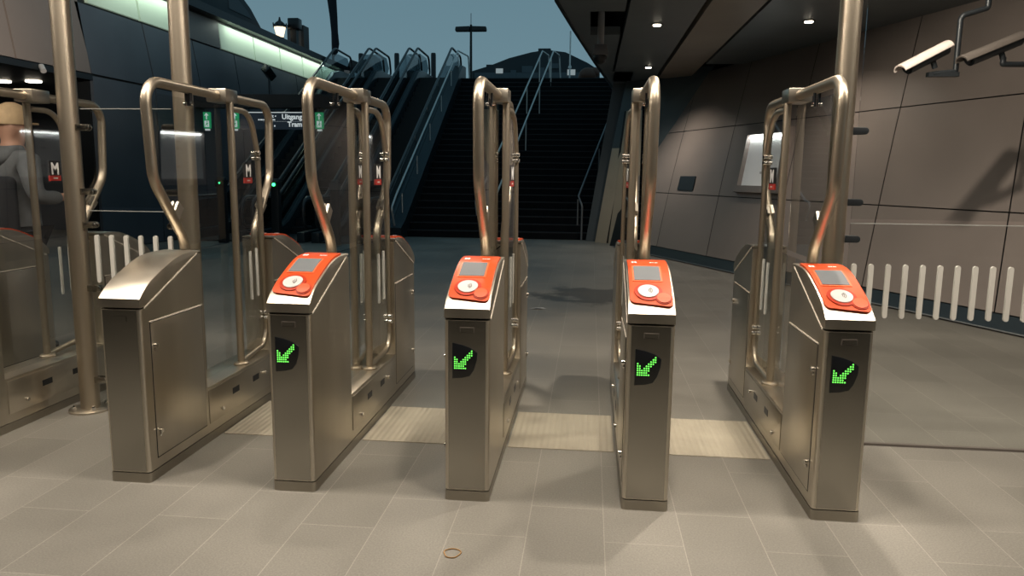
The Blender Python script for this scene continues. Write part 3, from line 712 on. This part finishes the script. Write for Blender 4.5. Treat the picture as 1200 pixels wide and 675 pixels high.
# escalator entry posts with indicators
def epost(label, x, z, lit):
    t = thing('entry_post', label, 'post', (x, 15.1, 0), 0, 'escalator entry posts')
    p = MB(); p.prism_x([(-.09, 0), (-.07, z - .15), (-.02, z), (.06, z), (.08, 0)], -.085, .085); p.build('post_body', M['darkmetal'], t, bevel=.015, bseg=2)
    c = MB(); c.box(-.10, .10, -.09, .08, z - .20, z - .06); c.build('head', M['facade_grey'] if not lit else M['darkmetal'], t)
    if lit:
        l = MB(); l.cyl((0, -.09, z - .12), (0, -.105, z - .12), .035 if lit is True else .016, 14); l.build('indicator', M['green_dot'], t)
epost('dark escalator entry post without a light, right of the others', -5.26, 1.34, False)
epost('escalator entry post with bright green indicator light', -6.54, 1.36, True)
epost('escalator entry post with dim green indicator, against the left wall', -7.72, 1.38, 'dim')

# ------------------------------------------------------------------ right wall fittings
def wall_case():
    t = thing('display_case', 'lit white display case recessed in the leaning right wall', 'display case', (0, 0, 0))
    y0, y1, z0, z1 = 12.40, 11.25, 1.24, 2.27
    def P(u, v, off): # u 0..1 left->right, v 0..1 bottom->top
        z = z0 + (z1 - z0) * v; y = y0 + (y1 - y0) * u + .42 * (z - z0) + .36; return WP(y, z, off)
    fr = MB(); a = .085; b = .10
    for (u0, u1, v0, v1) in [(0, 1, 0, b), (0, 1, 1 - b, 1), (0, a, b, 1 - b), (1 - a, 1, b, 1 - b)]:
        fr.hexa([P(u0, v0, 0), P(u1, v0, 0), P(u1, v1, 0), P(u0, v1, 0)], [P(u0, v0, .09), P(u1, v0, .09), P(u1, v1, .09), P(u0, v1, .09)])
    fr.build('frame', M['wall'], t)
    bk = MB(); bk.hexa([P(a, b, -.01), P(1 - a, b, -.01), P(1 - a, 1 - b, -.01), P(a, 1 - b, -.01)], [P(a, b, .012), P(1 - a, b, .012), P(1 - a, 1 - b, .012), P(a, 1 - b, .012)])
    bk.build('back_board', M['boxback'], t)
    lm = MB(); lm.hexa([P(a + .02, .855, .03), P(1 - a - .02, .855, .03), P(1 - a - .02, .885, .03), P(a + .02, .885, .03)], [P(a + .02, .855, .06), P(1 - a - .02, .855, .06), P(1 - a - .02, .885, .06), P(a + .02, .885, .06)])
    lm.build('light_bar', mat('case_light', (1, 1, 1), .5, emit=(.95, 1, .97), es=11), t)
    dt = MB()
    for v in (.3, .45, .6, .72): dt.hexa([P(.45, v, .012), P(.53, v, .012), P(.53, v + .035, .012), P(.45, v + .035, .012)], [P(.45, v, .014), P(.53, v, .014), P(.53, v + .035, .014), P(.45, v + .035, .014)])
    dt.build('notice', mat('faint_notice', (.42, .42, .40), .6), t)
    return P
wall_case()
vt = MB(); vt.hexa([WP(14.62, 1.24, -.005), WP(14.08, 1.24, -.005), WP(14.2, 1.5, -.005), WP(14.74, 1.5, -.005)], [WP(14.62, 1.24, .015), WP(14.08, 1.24, .015), WP(14.2, 1.5, .015), WP(14.74, 1.5, .015)])
vo = vt.build('wall_vent', M['darkmetal']); tag(vo, 'small dark square vent plate on the right wall', 'vent')

# ------------------------------------------------------------------ CCTV cameras
def cctv(label, front, back, shield, w=.135):
    f, b = Vector(front), Vector(back); d = (b - f); L = d.length; d.normalize()
    t = thing('security_camera', label, 'camera', tuple(f)); side = Vector((0, 0, 1)).cross(d).normalized(); up = d.cross(side)
    def Z(a, s, u): return tuple(d * a + side * s + up * u)
    def ringy(mb, prof, a0, a1, sl=0):
        n = len(prof); mb.add([Z(a0 + (sl if u > .0 else 0) * 0, s, u) for s, u in prof] + [Z(a1, s, u) for s, u in prof], [tuple(range(n)), tuple(reversed(range(n, 2 * n)))] + [(i, i + n, (i + 1) % n + n, (i + 1) % n) for i in range(n)])
    sh = MB(); h = w / 2
    arc = [(h * math.cos(a), h * .75 * math.sin(a)) for a in [PI * k / 10 for k in range(11)]]
    inner = [(s * .9, u * .88 - .002) for s, u in reversed(arc)]
    ringy(sh, [(s, u + .005) for s, u in arc] + inner, -.05, L); sh.build('sun_shield', shield, t)
    bd = MB(); ringy(bd, [(h * .82 * math.cos(a), h * .8 * math.sin(a)) for a in [2 * PI * k / 16 for k in range(16)]], .02, L - .03); bd.build('body', M['darkmetal'], t)
    ln = MB(); ringy(ln, [(h * .5 * math.cos(a), h * .5 * math.sin(a)) for a in [2 * PI * k / 14 for k in range(14)]], .0, .03); ln.build('lens', M['black'], t)
    jt = MB(); jt.tube([Z(L * .6, 0, -h * .6), Z(L * .6, 0, -h * 1.6)], .022, 10); jt.build('swivel', M['darkmetal'], t)
    return t, Vector(Z(L * .6, 0, -h * 1.6)) + f
c1, j1 = cctv('pale shielded security camera hanging at the upper right', (2.50, 6.5, 2.375), (2.865, 6.62, 2.565), M['camwhite'])
c2_, j2 = cctv('dark security camera at the right edge beside the pale one', (2.965, 6.5, 2.44), (3.42, 6.62, 2.63), M['camgrey'])
mt = thing('camera_bracket', 'dark bent pipe bracket holding the pale security camera', 'bracket', (3.13, 6.6, 3.55)); o = Vector((3.13, 6.6, 3.55))
m_ = MB(); m_.tube(fillet([Vector(p) - o for p in [(3.13, 6.6, 3.53), (3.13, 6.6, 2.86), (2.93, 6.6, 2.80), (2.93, 6.6, 2.365), (j1.x - .02, j1.y, 2.345)]], [.02, .05, .01], 5), .022, 10)
m_.build('pipe', M['darkmetal'], mt)
m_ = MB(); m_.box(j1.x - .05 - o.x, 2.95 - o.x, -.03, .03, 2.325 - o.z, 2.36 - o.z); m_.build('arm', M['darkmetal'], mt)
mt = thing('camera_bracket', 'dark bracket arm holding the dark security camera at the right edge', 'bracket', (3.55, 6.6, 3.55)); o = Vector((3.55, 6.6, 3.55))
m_ = MB(); m_.tube(fillet([Vector(p) - o for p in [(3.55, 6.6, 3.53), (3.55, 6.6, 2.42), (j2.x, j2.y, 2.42), (j2.x, j2.y, j2.z + .02)]], [.03, .01], 4), .022, 10); m_.build('pipe', M['darkmetal'], mt)
# dome camera below the recess
dc = thing('dome_camera', 'dome camera on a thick pole hanging from the dark ceiling recess', 'camera', (.09, 11, 3.98))
m_ = MB(); m_.cyl((0, 0, 0), (0, 0, -.68), .048, 14); m_.build('hanging_pole', M['camgrey2'], dc)
m_ = MB(); m_.prism_y([(-.11, -.80), (.11, -.80), (.085, -.66), (-.085, -.66)], -.1, .1); m_.build('housing', M['facade_grey'], dc, bevel=.01, bseg=2)
m_ = MB(); m_.ball((0, 0, -.82), .095, 16, (1, 1, 1.1)); m_.build('dome', M['black'], dc)
# camera on the left wall
sc_ = thing('security_camera', 'small dark security camera on a thin post before the green lit band', 'camera', (-8.3, 19.0, 3.2))
m_ = MB(); m_.cyl((0, 0, -.0), (0, 0, .72), .02, 8); m_.build('post', M['darkmetal'], sc_)
m_ = MB(); m_.box(-.09, .09, -.22, .22, .72, .92, Matrix.Rotation(math.radians(-25), 3, 'X') @ Matrix.Rotation(math.radians(35), 3, 'Y')); m_.build('body', M['black'], sc_, bevel=.02, bseg=2)
m_ = MB(); m_.box(-.69, .02, -.02, .02, -.03, .01); m_.build('wall_arm', M['darkmetal'], sc_)

for lab, x, tl in (('dark tilted camera box on a short post behind the leftmost escalator, left of two', -8.92, 20), ('dark tilted camera box on a short post behind the leftmost escalator, right of two', -8.42, -30)):
    t = thing('security_camera', lab, 'camera', (x, 28, 4.65))
    m_ = MB(); m_.cyl((0, 0, 0), (0, 0, .62), .03, 8); m_.build('post', M['darkmetal'], t)
    m_ = MB(); m_.box(-.15, .15, -.22, .22, .58, .98, Matrix.Rotation(math.radians(tl), 3, 'Y')); m_.build('body', M['black'], t, bevel=.03, bseg=2)

# ------------------------------------------------------------------ ceiling lights
def downlight(label, x, y, z=cz - .004, r=.055, grp='small round ceiling downlights'):
    t = thing('ceiling_light', label, 'light', (x, y, z), 0, grp)
    a = MB(); a.lathe([(r * 1.5, 0), (r * 1.5, -.012), (r, -.012)], (0, 0, 0), 24); a.build('trim_ring', M['steel_dark'], t)
    b = MB(); b.lathe([(r * .98, -.013), (r * .98, -.020), (r * .9, -.022)], (0, 0, 0), 24); b.build('lamp_glass', M['lamp'], t)
downlight('small round downlight nearest to the dark ceiling recess', .845, 10.73)
downlight('far small round downlight above the end of the wall', 1.035, 14.8)
downlight('small round downlight closest to the tall right pole', 2.81, 10.6)
for x, y in ((-11.57, 14.0), (-10.92, 14.0)):
    t = thing('ceiling_light', 'oval white lamp in the dark passage ceiling, ' + ('left' if x < -11 else 'right') + ' of the pair at the left edge', 'light', (x, y, 3.215))
    b = MB(); b.lathe([(.14, 0), (.14, -.02), (.12, -.03)], (0, 0, 0), 20); b.build('lamp_glass', M['lamp'], t)
t = thing('wall_spotlight', 'small white spotlight under the brown cladding at the upper left', 'light', (X0 + .03, 11.7, 3.17))
b = MB(); b.cyl((0, 0, 0), (.08, -.06, -.09), .045, 14); b.build('spot_head', M['white'], t)
b = MB(); b.cyl((-.03, 0, 0), (.0, 0, .0), .02, 10); b.build('spot_mount', M['darkmetal'], t)

def spot(x, y, z, e, col=(1, .80, .58), size=150, blend=.9, r=.10, aim=None):
    l = bpy.data.lights.new('spot_lamp', 'SPOT'); l.energy = e; l.color = col; l.spot_size = math.radians(size); l.spot_blend = blend; l.shadow_soft_size = r
    o = bpy.data.objects.new('spot_lamp', l); C.objects.link(o); o.location = (x * K, y * K, z * K)
    if aim: o.rotation_euler = (Vector(aim) - Vector((x, y, z))).to_track_quat('-Z', 'Y').to_euler()
    return o
WARM = (1, .87, .72)
for x, e in [(-2.6, 170), (.2, 170), (2.6, 100)]: spot(x, 2.6, 3.5, e * 1.1, WARM, 95, 1, .06, (x, 3.5, 0))
for x, y, e in [(1.2, 4.7, 260), (-5.5, 3.5, 120), (3.4, 3.2, 110), (-1.2, 6.3, 80), (2.6, 6.0, 45)]:
    spot(x, y, 3.5, e, WARM, r=.06)
def line_light(x0, x1, y, e):
    l = bpy.data.lights.new('linear_lamp', 'AREA'); l.shape = 'RECTANGLE'; l.size = (x1 - x0) * K; l.size_y = .22; l.energy = e; l.color = (1, .88, .74)
    o = bpy.data.objects.new('linear_lamp', l); C.objects.link(o); o.location = ((x0 + x1) / 2 * K, y * K, (cz - .012) * K)
line_light(-6.5, 3.6, 3.05, 225)
spot(1.2, 4.7, 3.48, 400, WARM, 62, .6, .05, (4.0, 8.2, 1.5))

spot(.845, 10.73, 3.5, 40, WARM, 110); spot(1.035, 14.8, 3.5, 130, WARM, 130); spot(2.81, 10.6, 3.5, 90, WARM, 130)
spot(-6.3, 8.7, 3.4, 330, (1, .85, .70), 90, .8, .1, (-9, 10.8, 4.2))  # unseen spot added to brighten the brown cladding
for x in (-11.5, -10.9): spot(x, 14, 3.15, 20, (.9, .95, 1), 150)
def strip_light(y0, y1, e):  # unseen lamp added before the frosted panels to grade their glow
    l = bpy.data.lights.new('band_fill_lamp', 'AREA'); l.shape = 'RECTANGLE'; l.size = (y1 - y0) * K; l.size_y = .03; l.energy = e; l.color = (.86, 1, .86)
    o = bpy.data.objects.new('band_fill_lamp', l); C.objects.link(o); o.location = ((X0 + .20) * K, (y0 + y1) / 2 * K, 5.06 * K)
    o.rotation_euler = (Vector((-.35, 0, -1))).to_track_quat('-Z', 'X').to_euler()
    o.rotation_euler = Matrix(((0, -.94, .33), (1, 0, 0), (0, .33, .94))).to_euler()
strip_light(13.2, 16.1, 8); strip_light(18.1, 26.6, 24)

# ------------------------------------------------------------------ street things beyond the stairs
SZ = 4.65
def bollard(label, x):
    t = MB(); t.lathe([(.10, 0), (.10, 1.5), (.085, 1.56)], (0, 0, 0), 16); o = t.build('bollard', M['darkmetal'], None, (x, 30, SZ)); tag(o, label, 'bollard', 'grey posts behind the escalators')
bollard('grey street post behind the rightmost escalator top', -6.31); bollard('grey street post behind the middle escalator top', -7.79); bollard('grey street post behind the leftmost escalator top', -9.25)
t = thing('street_lamp', 'black street lamp with two flat arms in a T against the sky', 'street lamp', (-4.81, 30, SZ))
m_ = MB(); m_.cyl((0, 0, 0), (0, 0, 2.62), .06, 10, .045); m_.cyl((0, 0, 2.6), (0, 0, 3.05), .012, 6); m_.build('pole', M['dark'], t)
for sx in (-1, 1):
    m_ = MB(); m_.prism_y([(sx * .04, 2.36), (sx * .60, 2.36), (sx * .62, 2.42), (sx * .60, 2.54), (sx * .04, 2.56)], -.1, .1); m_.build('lamp_arm', M['dark'], t, bevel=.02, bseg=2)
t = thing('flagpole', 'thin pole with a furled dark flag hanging at the top of the view', 'flagpole', (-10.4, 30, SZ))
m_ = MB(); m_.cyl((0, 0, 0), (0, 0, 5.4), .05, 10); m_.build('pole', M['dark'], t)
m_ = MB(); m_.tube([(.05, .03, 4.2), (.0, .03, 3.6), (.05, .03, 3.0), (.08, .03, 2.4), (.14, .03, 1.95), (.12, .03, 1.62), (.02, .03, 1.45)], [.17, .19, .16, .14, .12, .08, .03], 10); m_.build('furled_flag', M['banner'], t)
t = thing('street_lantern', 'old lit lantern with a crown top above the green lit band', 'lantern', (-9.22, 22, 5.26))
m_ = MB(); m_.cyl((0, 0, 0), (0, 0, .10), .05, 12); m_.lathe([(.06, .08), (.05, .12), (.12, .16)], (0, 0, 0), 12); m_.build('bracket', M['dark'], t)
m_ = MB(); m_.lathe([(.10, .16), (.17, .42), (.175, .46)], (0, 0, 0), 8); m_.build('lamp_glass', M['lampwarm'], t)
m_ = MB(); m_.lathe([(.21, .45), (.21, .48), (.12, .58), (.04, .64), (.02, .74)], (0, 0, 0), 8)
for k in range(8): m_.cyl((.19 * math.cos(k * PI / 4), .19 * math.sin(k * PI / 4), .47), (.20 * math.cos(k * PI / 4), .20 * math.sin(k * PI / 4), .56), .018, 6)
m_.build('crown_cap', M['dark'], t)
t = thing('signal_mast', 'dark mast with a box head beside the old lantern', 'mast', (-8.88, 22.25, 5.26))
m_ = MB(); m_.box(-.09, .09, -.09, .09, 0, .45); m_.build('mast', M['dark'], t)
m_ = MB(); m_.box(-.15, .19, -.15, .15, .42, .74); m_.build('head_box', M['black'], t, bevel=.03, bseg=2)
t = thing('utility_cabinet', 'low dark cabinet on the parapet right of the lantern', 'cabinet', (-9.22, 23.1, 5.26))
m_ = MB(); m_.prism_y([(-.15, 0), (.30, 0), (.30, .56), (-.15, .70)], -.2, .2); m_.build('cabinet_body', M['facade_grey'], t)
m_ = MB(); m_.box(.30, .38, -.22, .22, 0, .68); m_.build('side_panel', M['dark'], t)
# dark vehicle-like roof above the wall
t = thing('wheelhouse', 'dark rounded cabin with windscreen and roof rails above the lit band', 'cabin', (-9.8, 17.8, 5.26))
m_ = MB(); m_.prism_x([(-3.5, 0), (-3.5, 1.05), (1.0, .95), (1.9, .86), (2.5, .62), (3.0, .30), (3.4, .06), (3.4, 0)], -.9, .5); m_.build('cabin_body', M['boat'], t, bevel=.06, bseg=2)
m_ = MB(); m_.prism_x([(1.2, .35), (1.2, .70), (1.8, .66), (2.25, .50), (2.5, .34)], .495, .515); m_.build('side_window', M['boat_grey'], t)
m_ = MB()
m_.tube([(.2, -2.5, 1.35), (.2, .6, 1.25), (.2, 1.6, 1.12), (.2, 2.1, .8)], .025, 8)
for y, z in ((-1.5, 1.30), (-.5, 1.28), (.4, 1.25), (1.2, 1.17)): m_.cyl((.2, y, .85), (.2, y, z), .02, 6)
m_.build('roof_rail', M['dark'], t)
# low rounded building far across the street
t = thing('far_building', 'low dark rounded building far behind the stairs with a few lit windows', 'building', (-3.4, 50, SZ))
m_ = MB(); m_.prism_y([(-4.4, 0), (-4.4, 3.4), (-3.2, 3.75), (-2.0, 4.2), (-.6, 4.55), (.4, 4.7), (1.6, 4.55), (3.0, 3.9), (3.8, 3.4), (3.8, 0)], -1, 3); m_.build('building_body', M['boat'], t)
m_ = MB(); m_.box(-4.2, 3.6, -1.06, -.99, 2.7, 3.3); m_.build('grey_band', M['boat_grey'], t)
for x, z, w_, h_ in [(-3.7, 3.05, .5, .35), (-2.6, 3.4, .45, .30), (-1.7, 3.2, .35, .5), (-.8, 3.5, .7, .4), (.1, 3.3, .4, .6), (.9, 3.7, .6, .3), (2.0, 3.3, .5, .35), (2.75, 3.2, .3, .5), (3.3, 3.1, .4, .4)]:
    q = MB(); q.box(x - w_ / 2, x + w_ / 2, -1.09, -.98, z - h_ / 2, z + h_ / 2); q.build('window', M['boat_lit'] if x in (-2.6, 2.0) else M['boat_grey'], t)
for q in ((-.2, .6, 4.6, 4.95), (-3.6, -2.9, 3.4, 3.95)): m_ = MB(); m_.box(q[0], q[1], 0, 1, q[2], q[3]); m_.build('roof_box', M['boat'], t)
t = thing('far_building', 'long low grey block at the far side of the street behind the handrails', 'building', (-1, 62, SZ))
m_ = MB(); m_.box(-9, 7, 0, 4, 0, 4.6); m_.build('building_body', M['boat_grey'], t)
m_ = MB()
for k in range(9): m_.box(-8 + k * 1.6, -7 + k * 1.6, -.05, 0, 3.4, 4.0)
m_.build('window_row', M['boat'], t)
m_ = MB(); m_.cyl((0, 0, 0), (0, 0, 2.35), .03, 8); m_.cyl((0, 0, .95), (0, 0, 1.05), .06, 8); o_ = m_.build('signpost', M['railsteel'], None, (-.92, 30, SZ)); tag(o_, 'thin pale post standing at the top of the stairs near the ceiling edge', 'post')
t = thing('street_planter', 'rusty brown rounded bush in a pot at the stair head beside the ceiling', 'planter', (-.2, 30, SZ))
m_ = MB(); m_.lathe([(.16, 0), (.2, .45), (.18, .46)], (0, 0, 0), 14); m_.build('pot', M['dark'], t)
m_ = MB(); m_.ball((0, 0, .72), .30, 14, (1.2, 1, .9)); m_.ball((.25, 0, .80), .2, 12); m_.ball((-.2, .05, .62), .2, 12); m_.build('foliage', M['rust'], t)

# ------------------------------------------------------------------ small things on the floor
rb = MB(); rb.tube([(.033 * math.cos(a) * (1 + .12 * math.sin(3 * a)), .036 * math.sin(a), .003) for a in [2 * PI * k / 24 for k in range(24)]], .0022, 6, closed=True)
o_ = rb.build('rubber_band', M['band'], None, (-.511, 2.743, 0), sharp=60); tag(o_, 'tan rubber band lying on the floor tiles in front', 'rubber band')
rb = MB(); rb.add([(-.09, -.02, .004), (.02, -.03, .015), (.1, 0, .004), (.06, .03, .012), (-.05, .03, .004)], [(0, 1, 4), (1, 2, 3), (1, 3, 4)]); o_ = rb.build('paper_scrap', M['paper'], None, (-.56, 8.28, 0)); tag(o_, 'small pale scrap of paper on the floor beyond the middle gate', 'paper')

# ------------------------------------------------------------------ person beyond the left gates (metres)
def skinned(name, verts, edges, m, parent, sub=2):
    me = bpy.data.meshes.new(name); me.from_pydata([v[:3] for v in verts], edges, []); o = bpy.data.objects.new(name, me); C.objects.link(o)
    sk = o.modifiers.new('s', 'SKIN'); sb = o.modifiers.new('u', 'SUBSURF'); sb.levels = sub; sb.render_levels = sub
    for i, v in enumerate(verts):
        d = me.skin_vertices[0].data[i]; r = v[3]; d.radius = r if isinstance(r, tuple) else (r, r); d.use_root = (i == 0)
    dg = bpy.context.evaluated_depsgraph_get(); m2 = bpy.data.meshes.new_from_object(o.evaluated_get(dg)); bpy.data.objects.remove(o); bpy.data.meshes.remove(me)
    m2.materials.clear(); m2.materials.append(m); m2.polygons.foreach_set('use_smooth', [True] * len(m2.polygons))
    r = bpy.data.objects.new(name, m2); C.objects.link(r); r.parent = parent; return r
pr = thing('person', 'person seen from behind in beige cap and grey hooded jacket beyond the left gates', 'person', (-4.62, 5.62, 0), math.radians(-20))
V = [(0, 0, .96, .10), (0, .0, 1.12, .11), (0, -.01, 1.30, .12), (0, -.015, 1.44, .085), (0, .0, 1.53, .055), (0, .025, 1.62, (.075, .085)), (0, .02, 1.70, (.082, .098)), (0, .01, 1.765, (.06, .07)),   # 0-7
     (.19, -.01, 1.42, .055), (.285, -.03, 1.16, .042), (.27, .19, 1.15, .030), (.25, .275, 1.21, (.02, .038)),     # 8-11 right arm
     (-.19, -.01, 1.42, .055), (-.25, -.05, 1.15, .042), (-.25, .06, .93, .030), (-.25, .10, .85, (.02, .036)),     # 12-15 left arm
     (.09, 0, .90, .085), (.105, .03, .50, .058), (.10, -.02, .10, .040), (.11, .12, .04, .035),                    # 16-19
     (-.09, 0, .90, .085), (-.10, .05, .50, .058), (-.10, -.03, .10, .040), (-.11, .11, .04, .035),                 # 20-23
     (0, .125, 1.635, .014), (.088, .01, 1.64, .016), (-.088, .01, 1.64, .016)]                                      # nose, ears
E_ = [(0, 1), (1, 2), (2, 3), (3, 4), (4, 5), (5, 6), (6, 7), (3, 8), (8, 9), (9, 10), (10, 11), (3, 12), (12, 13), (13, 14), (14, 15), (0, 16), (16, 17), (17, 18), (18, 19), (0, 20), (20, 21), (21, 22), (22, 23), (5, 24), (5, 25), (5, 26)]
def fingers(base, dirv, side, curl):
    b = Vector(V[base][:3]); d = Vector(dirv).normalized(); s = Vector(side).normalized(); c = Vector(curl).normalized()
    for k, ln in enumerate((.062, .072, .068, .052)):
        r = b + s * (-.030 + .02 * k) + d * .03
        a = len(V); V.append((*r, .010)); V.append((*(r + d * ln * .55 + c * .012), .009)); V.append((*(r + d * ln * .85 + c * .038), .008)); E_.extend([(base, a), (a, a + 1), (a + 1, a + 2)])
    r = b - s * .042 - d * .005; a = len(V); V.append((*r, .011)); V.append((*(r + d * .035 + c * .02), .010)); E_.extend([(base, a), (a, a + 1)])
fingers(11, (-.2, .8, .5), (0, -.5, .85), (-1, 0, 0)); fingers(15, (0, .35, -.9), (0, .9, .35), (1, 0, 0))
body = skinned('body', V, E_, M['skin'], pr)
JV = [(0, 0, .80, (.19, .155)), (0, 0, .92, (.185, .15)), (0, 0, 1.08, (.175, .145)), (0, -.01, 1.28, (.185, .145)), (0, -.02, 1.42, (.13, .105)), (0, -.01, 1.49, .075),
      (.185, -.01, 1.41, .085), (.29, -.03, 1.15, .066), (.272, .165, 1.148, .050), (-.185, -.01, 1.41, .085), (-.255, -.05, 1.14, .066), (-.25, .05, .95, .050)]
skinned('jacket', JV, [(0, 1), (1, 2), (2, 3), (3, 4), (4, 5), (4, 6), (6, 7), (7, 8), (4, 9), (9, 10), (10, 11)], M['jacket'], pr)
skinned('hood', [(0, -.11, 1.45, (.10, .055)), (.10, -.07, 1.47, (.06, .05)), (.10, .03, 1.49, .035), (-.10, -.07, 1.47, (.06, .05)), (-.10, .03, 1.49, .035), (0, -.15, 1.37, (.08, .04))], [(0, 1), (1, 2), (0, 3), (3, 4), (0, 5)], M['jacket'], pr)
TV = [(0, 0, .93, (.15, .125)), (.09, 0, .86, .10), (.105, .03, .50, .078), (.10, -.02, .09, .062), (-.09, 0, .86, .10), (-.10, .05, .50, .078), (-.10, -.03, .09, .062)]
skinned('trousers', TV, [(0, 1), (1, 2), (2, 3), (0, 4), (4, 5), (5, 6)], M['trousers'], pr)
for sx in (1, -1): skinned('shoe', [(sx * .10, -.05, .055, (.05, .05)), (sx * .105, .06, .045, (.05, .042)), (sx * .115, .15, .036, (.042, .034))], [(0, 1), (1, 2)], M['shoe'], pr)
cp = MB(); cp.lathe([(.106, 1.665), (.112, 1.70), (.106, 1.755), (.080, 1.80), (.03, 1.822), (.005, 1.824)], (0, .018, 0), 22); cp.build('cap', M['cap'], pr, k=1.0, sharp=60)
cp = MB(); cp.prism_z([(.085 * math.cos(a), .11 + .085 * math.sin(a)) for a in [PI * k / 10 for k in range(11)]], 1.672, 1.684); cp.build('cap_peak', M['cap'], pr, k=1.0)
cp = MB(); cp.prism_z([(-.16, -.25), (.18, -.25), (.20, -.09), (-.18, -.09)], .86, 1.30); cp.build('bag', M['vest'], pr, k=1.0, bevel=.04, bseg=3)
ph = MB(); ph.box(.20, .27, .305, .313, 1.20, 1.33, Matrix.Rotation(math.radians(-30), 3, 'X')); o_ = ph.build('mobile_phone', M['white'], None, k=1.0)
o_.location = pr.location; o_.rotation_euler = pr.rotation_euler; tag(o_, 'small white phone held in the hand of the person in the beige cap', 'phone')

# ------------------------------------------------------------------ sky, camera
w = bpy.data.worlds.new('dusk_sky'); bpy.context.scene.world = w; w.use_nodes = True; nt = w.node_tree
bg = nt.nodes['Background']; tc = nt.nodes.new('ShaderNodeTexCoord'); sp = nt.nodes.new('ShaderNodeSeparateXYZ'); cr = nt.nodes.new('ShaderNodeValToRGB')
nt.links.new(tc.outputs['Generated'], sp.inputs[0]); nt.links.new(sp.outputs['Z'], cr.inputs['Fac']); nt.links.new(cr.outputs['Color'], bg.inputs['Color'])
cr.color_ramp.elements[0].position = 0.0; cr.color_ramp.elements[0].color = (.165, .27, .32, 1)
cr.color_ramp.elements[1].position = .5; cr.color_ramp.elements[1].color = (.085, .175, .225, 1)
bg.inputs['Strength'].default_value = 1.0
ca = bpy.data.cameras.new('camera'); co = bpy.data.objects.new('camera', ca); C.objects.link(co); bpy.context.scene.camera = co
ca.sensor_fit = 'HORIZONTAL'; ca.sensor_width = 36; ca.lens = 36 * 872.956 / 1200; ca.clip_end = 300
pit, yaw, roll = math.radians(8.6645), math.radians(5.8762), math.radians(.6191)
fwv = Vector((-math.sin(yaw) * math.cos(pit), math.cos(yaw) * math.cos(pit), -math.sin(pit))); rt = Vector((math.cos(yaw), math.sin(yaw), 0)); upv = rt.cross(fwv)
r2 = rt * math.cos(roll) + upv * math.sin(roll); u2 = -rt * math.sin(roll) + upv * math.cos(roll)
co.matrix_world = Matrix(((r2.x, u2.x, -fwv.x, 0), (r2.y, u2.y, -fwv.y, 0), (r2.z, u2.z, -fwv.z, 1.5 * K), (0, 0, 0, 1)))
s = bpy.context.scene
s.view_settings.view_transform = 'Standard'; s.view_settings.look = 'None'; s.view_settings.exposure = 0; s.view_settings.gamma = 1
s.cycles.transparent_max_bounces = 24; s.cycles.sample_clamp_indirect = 6
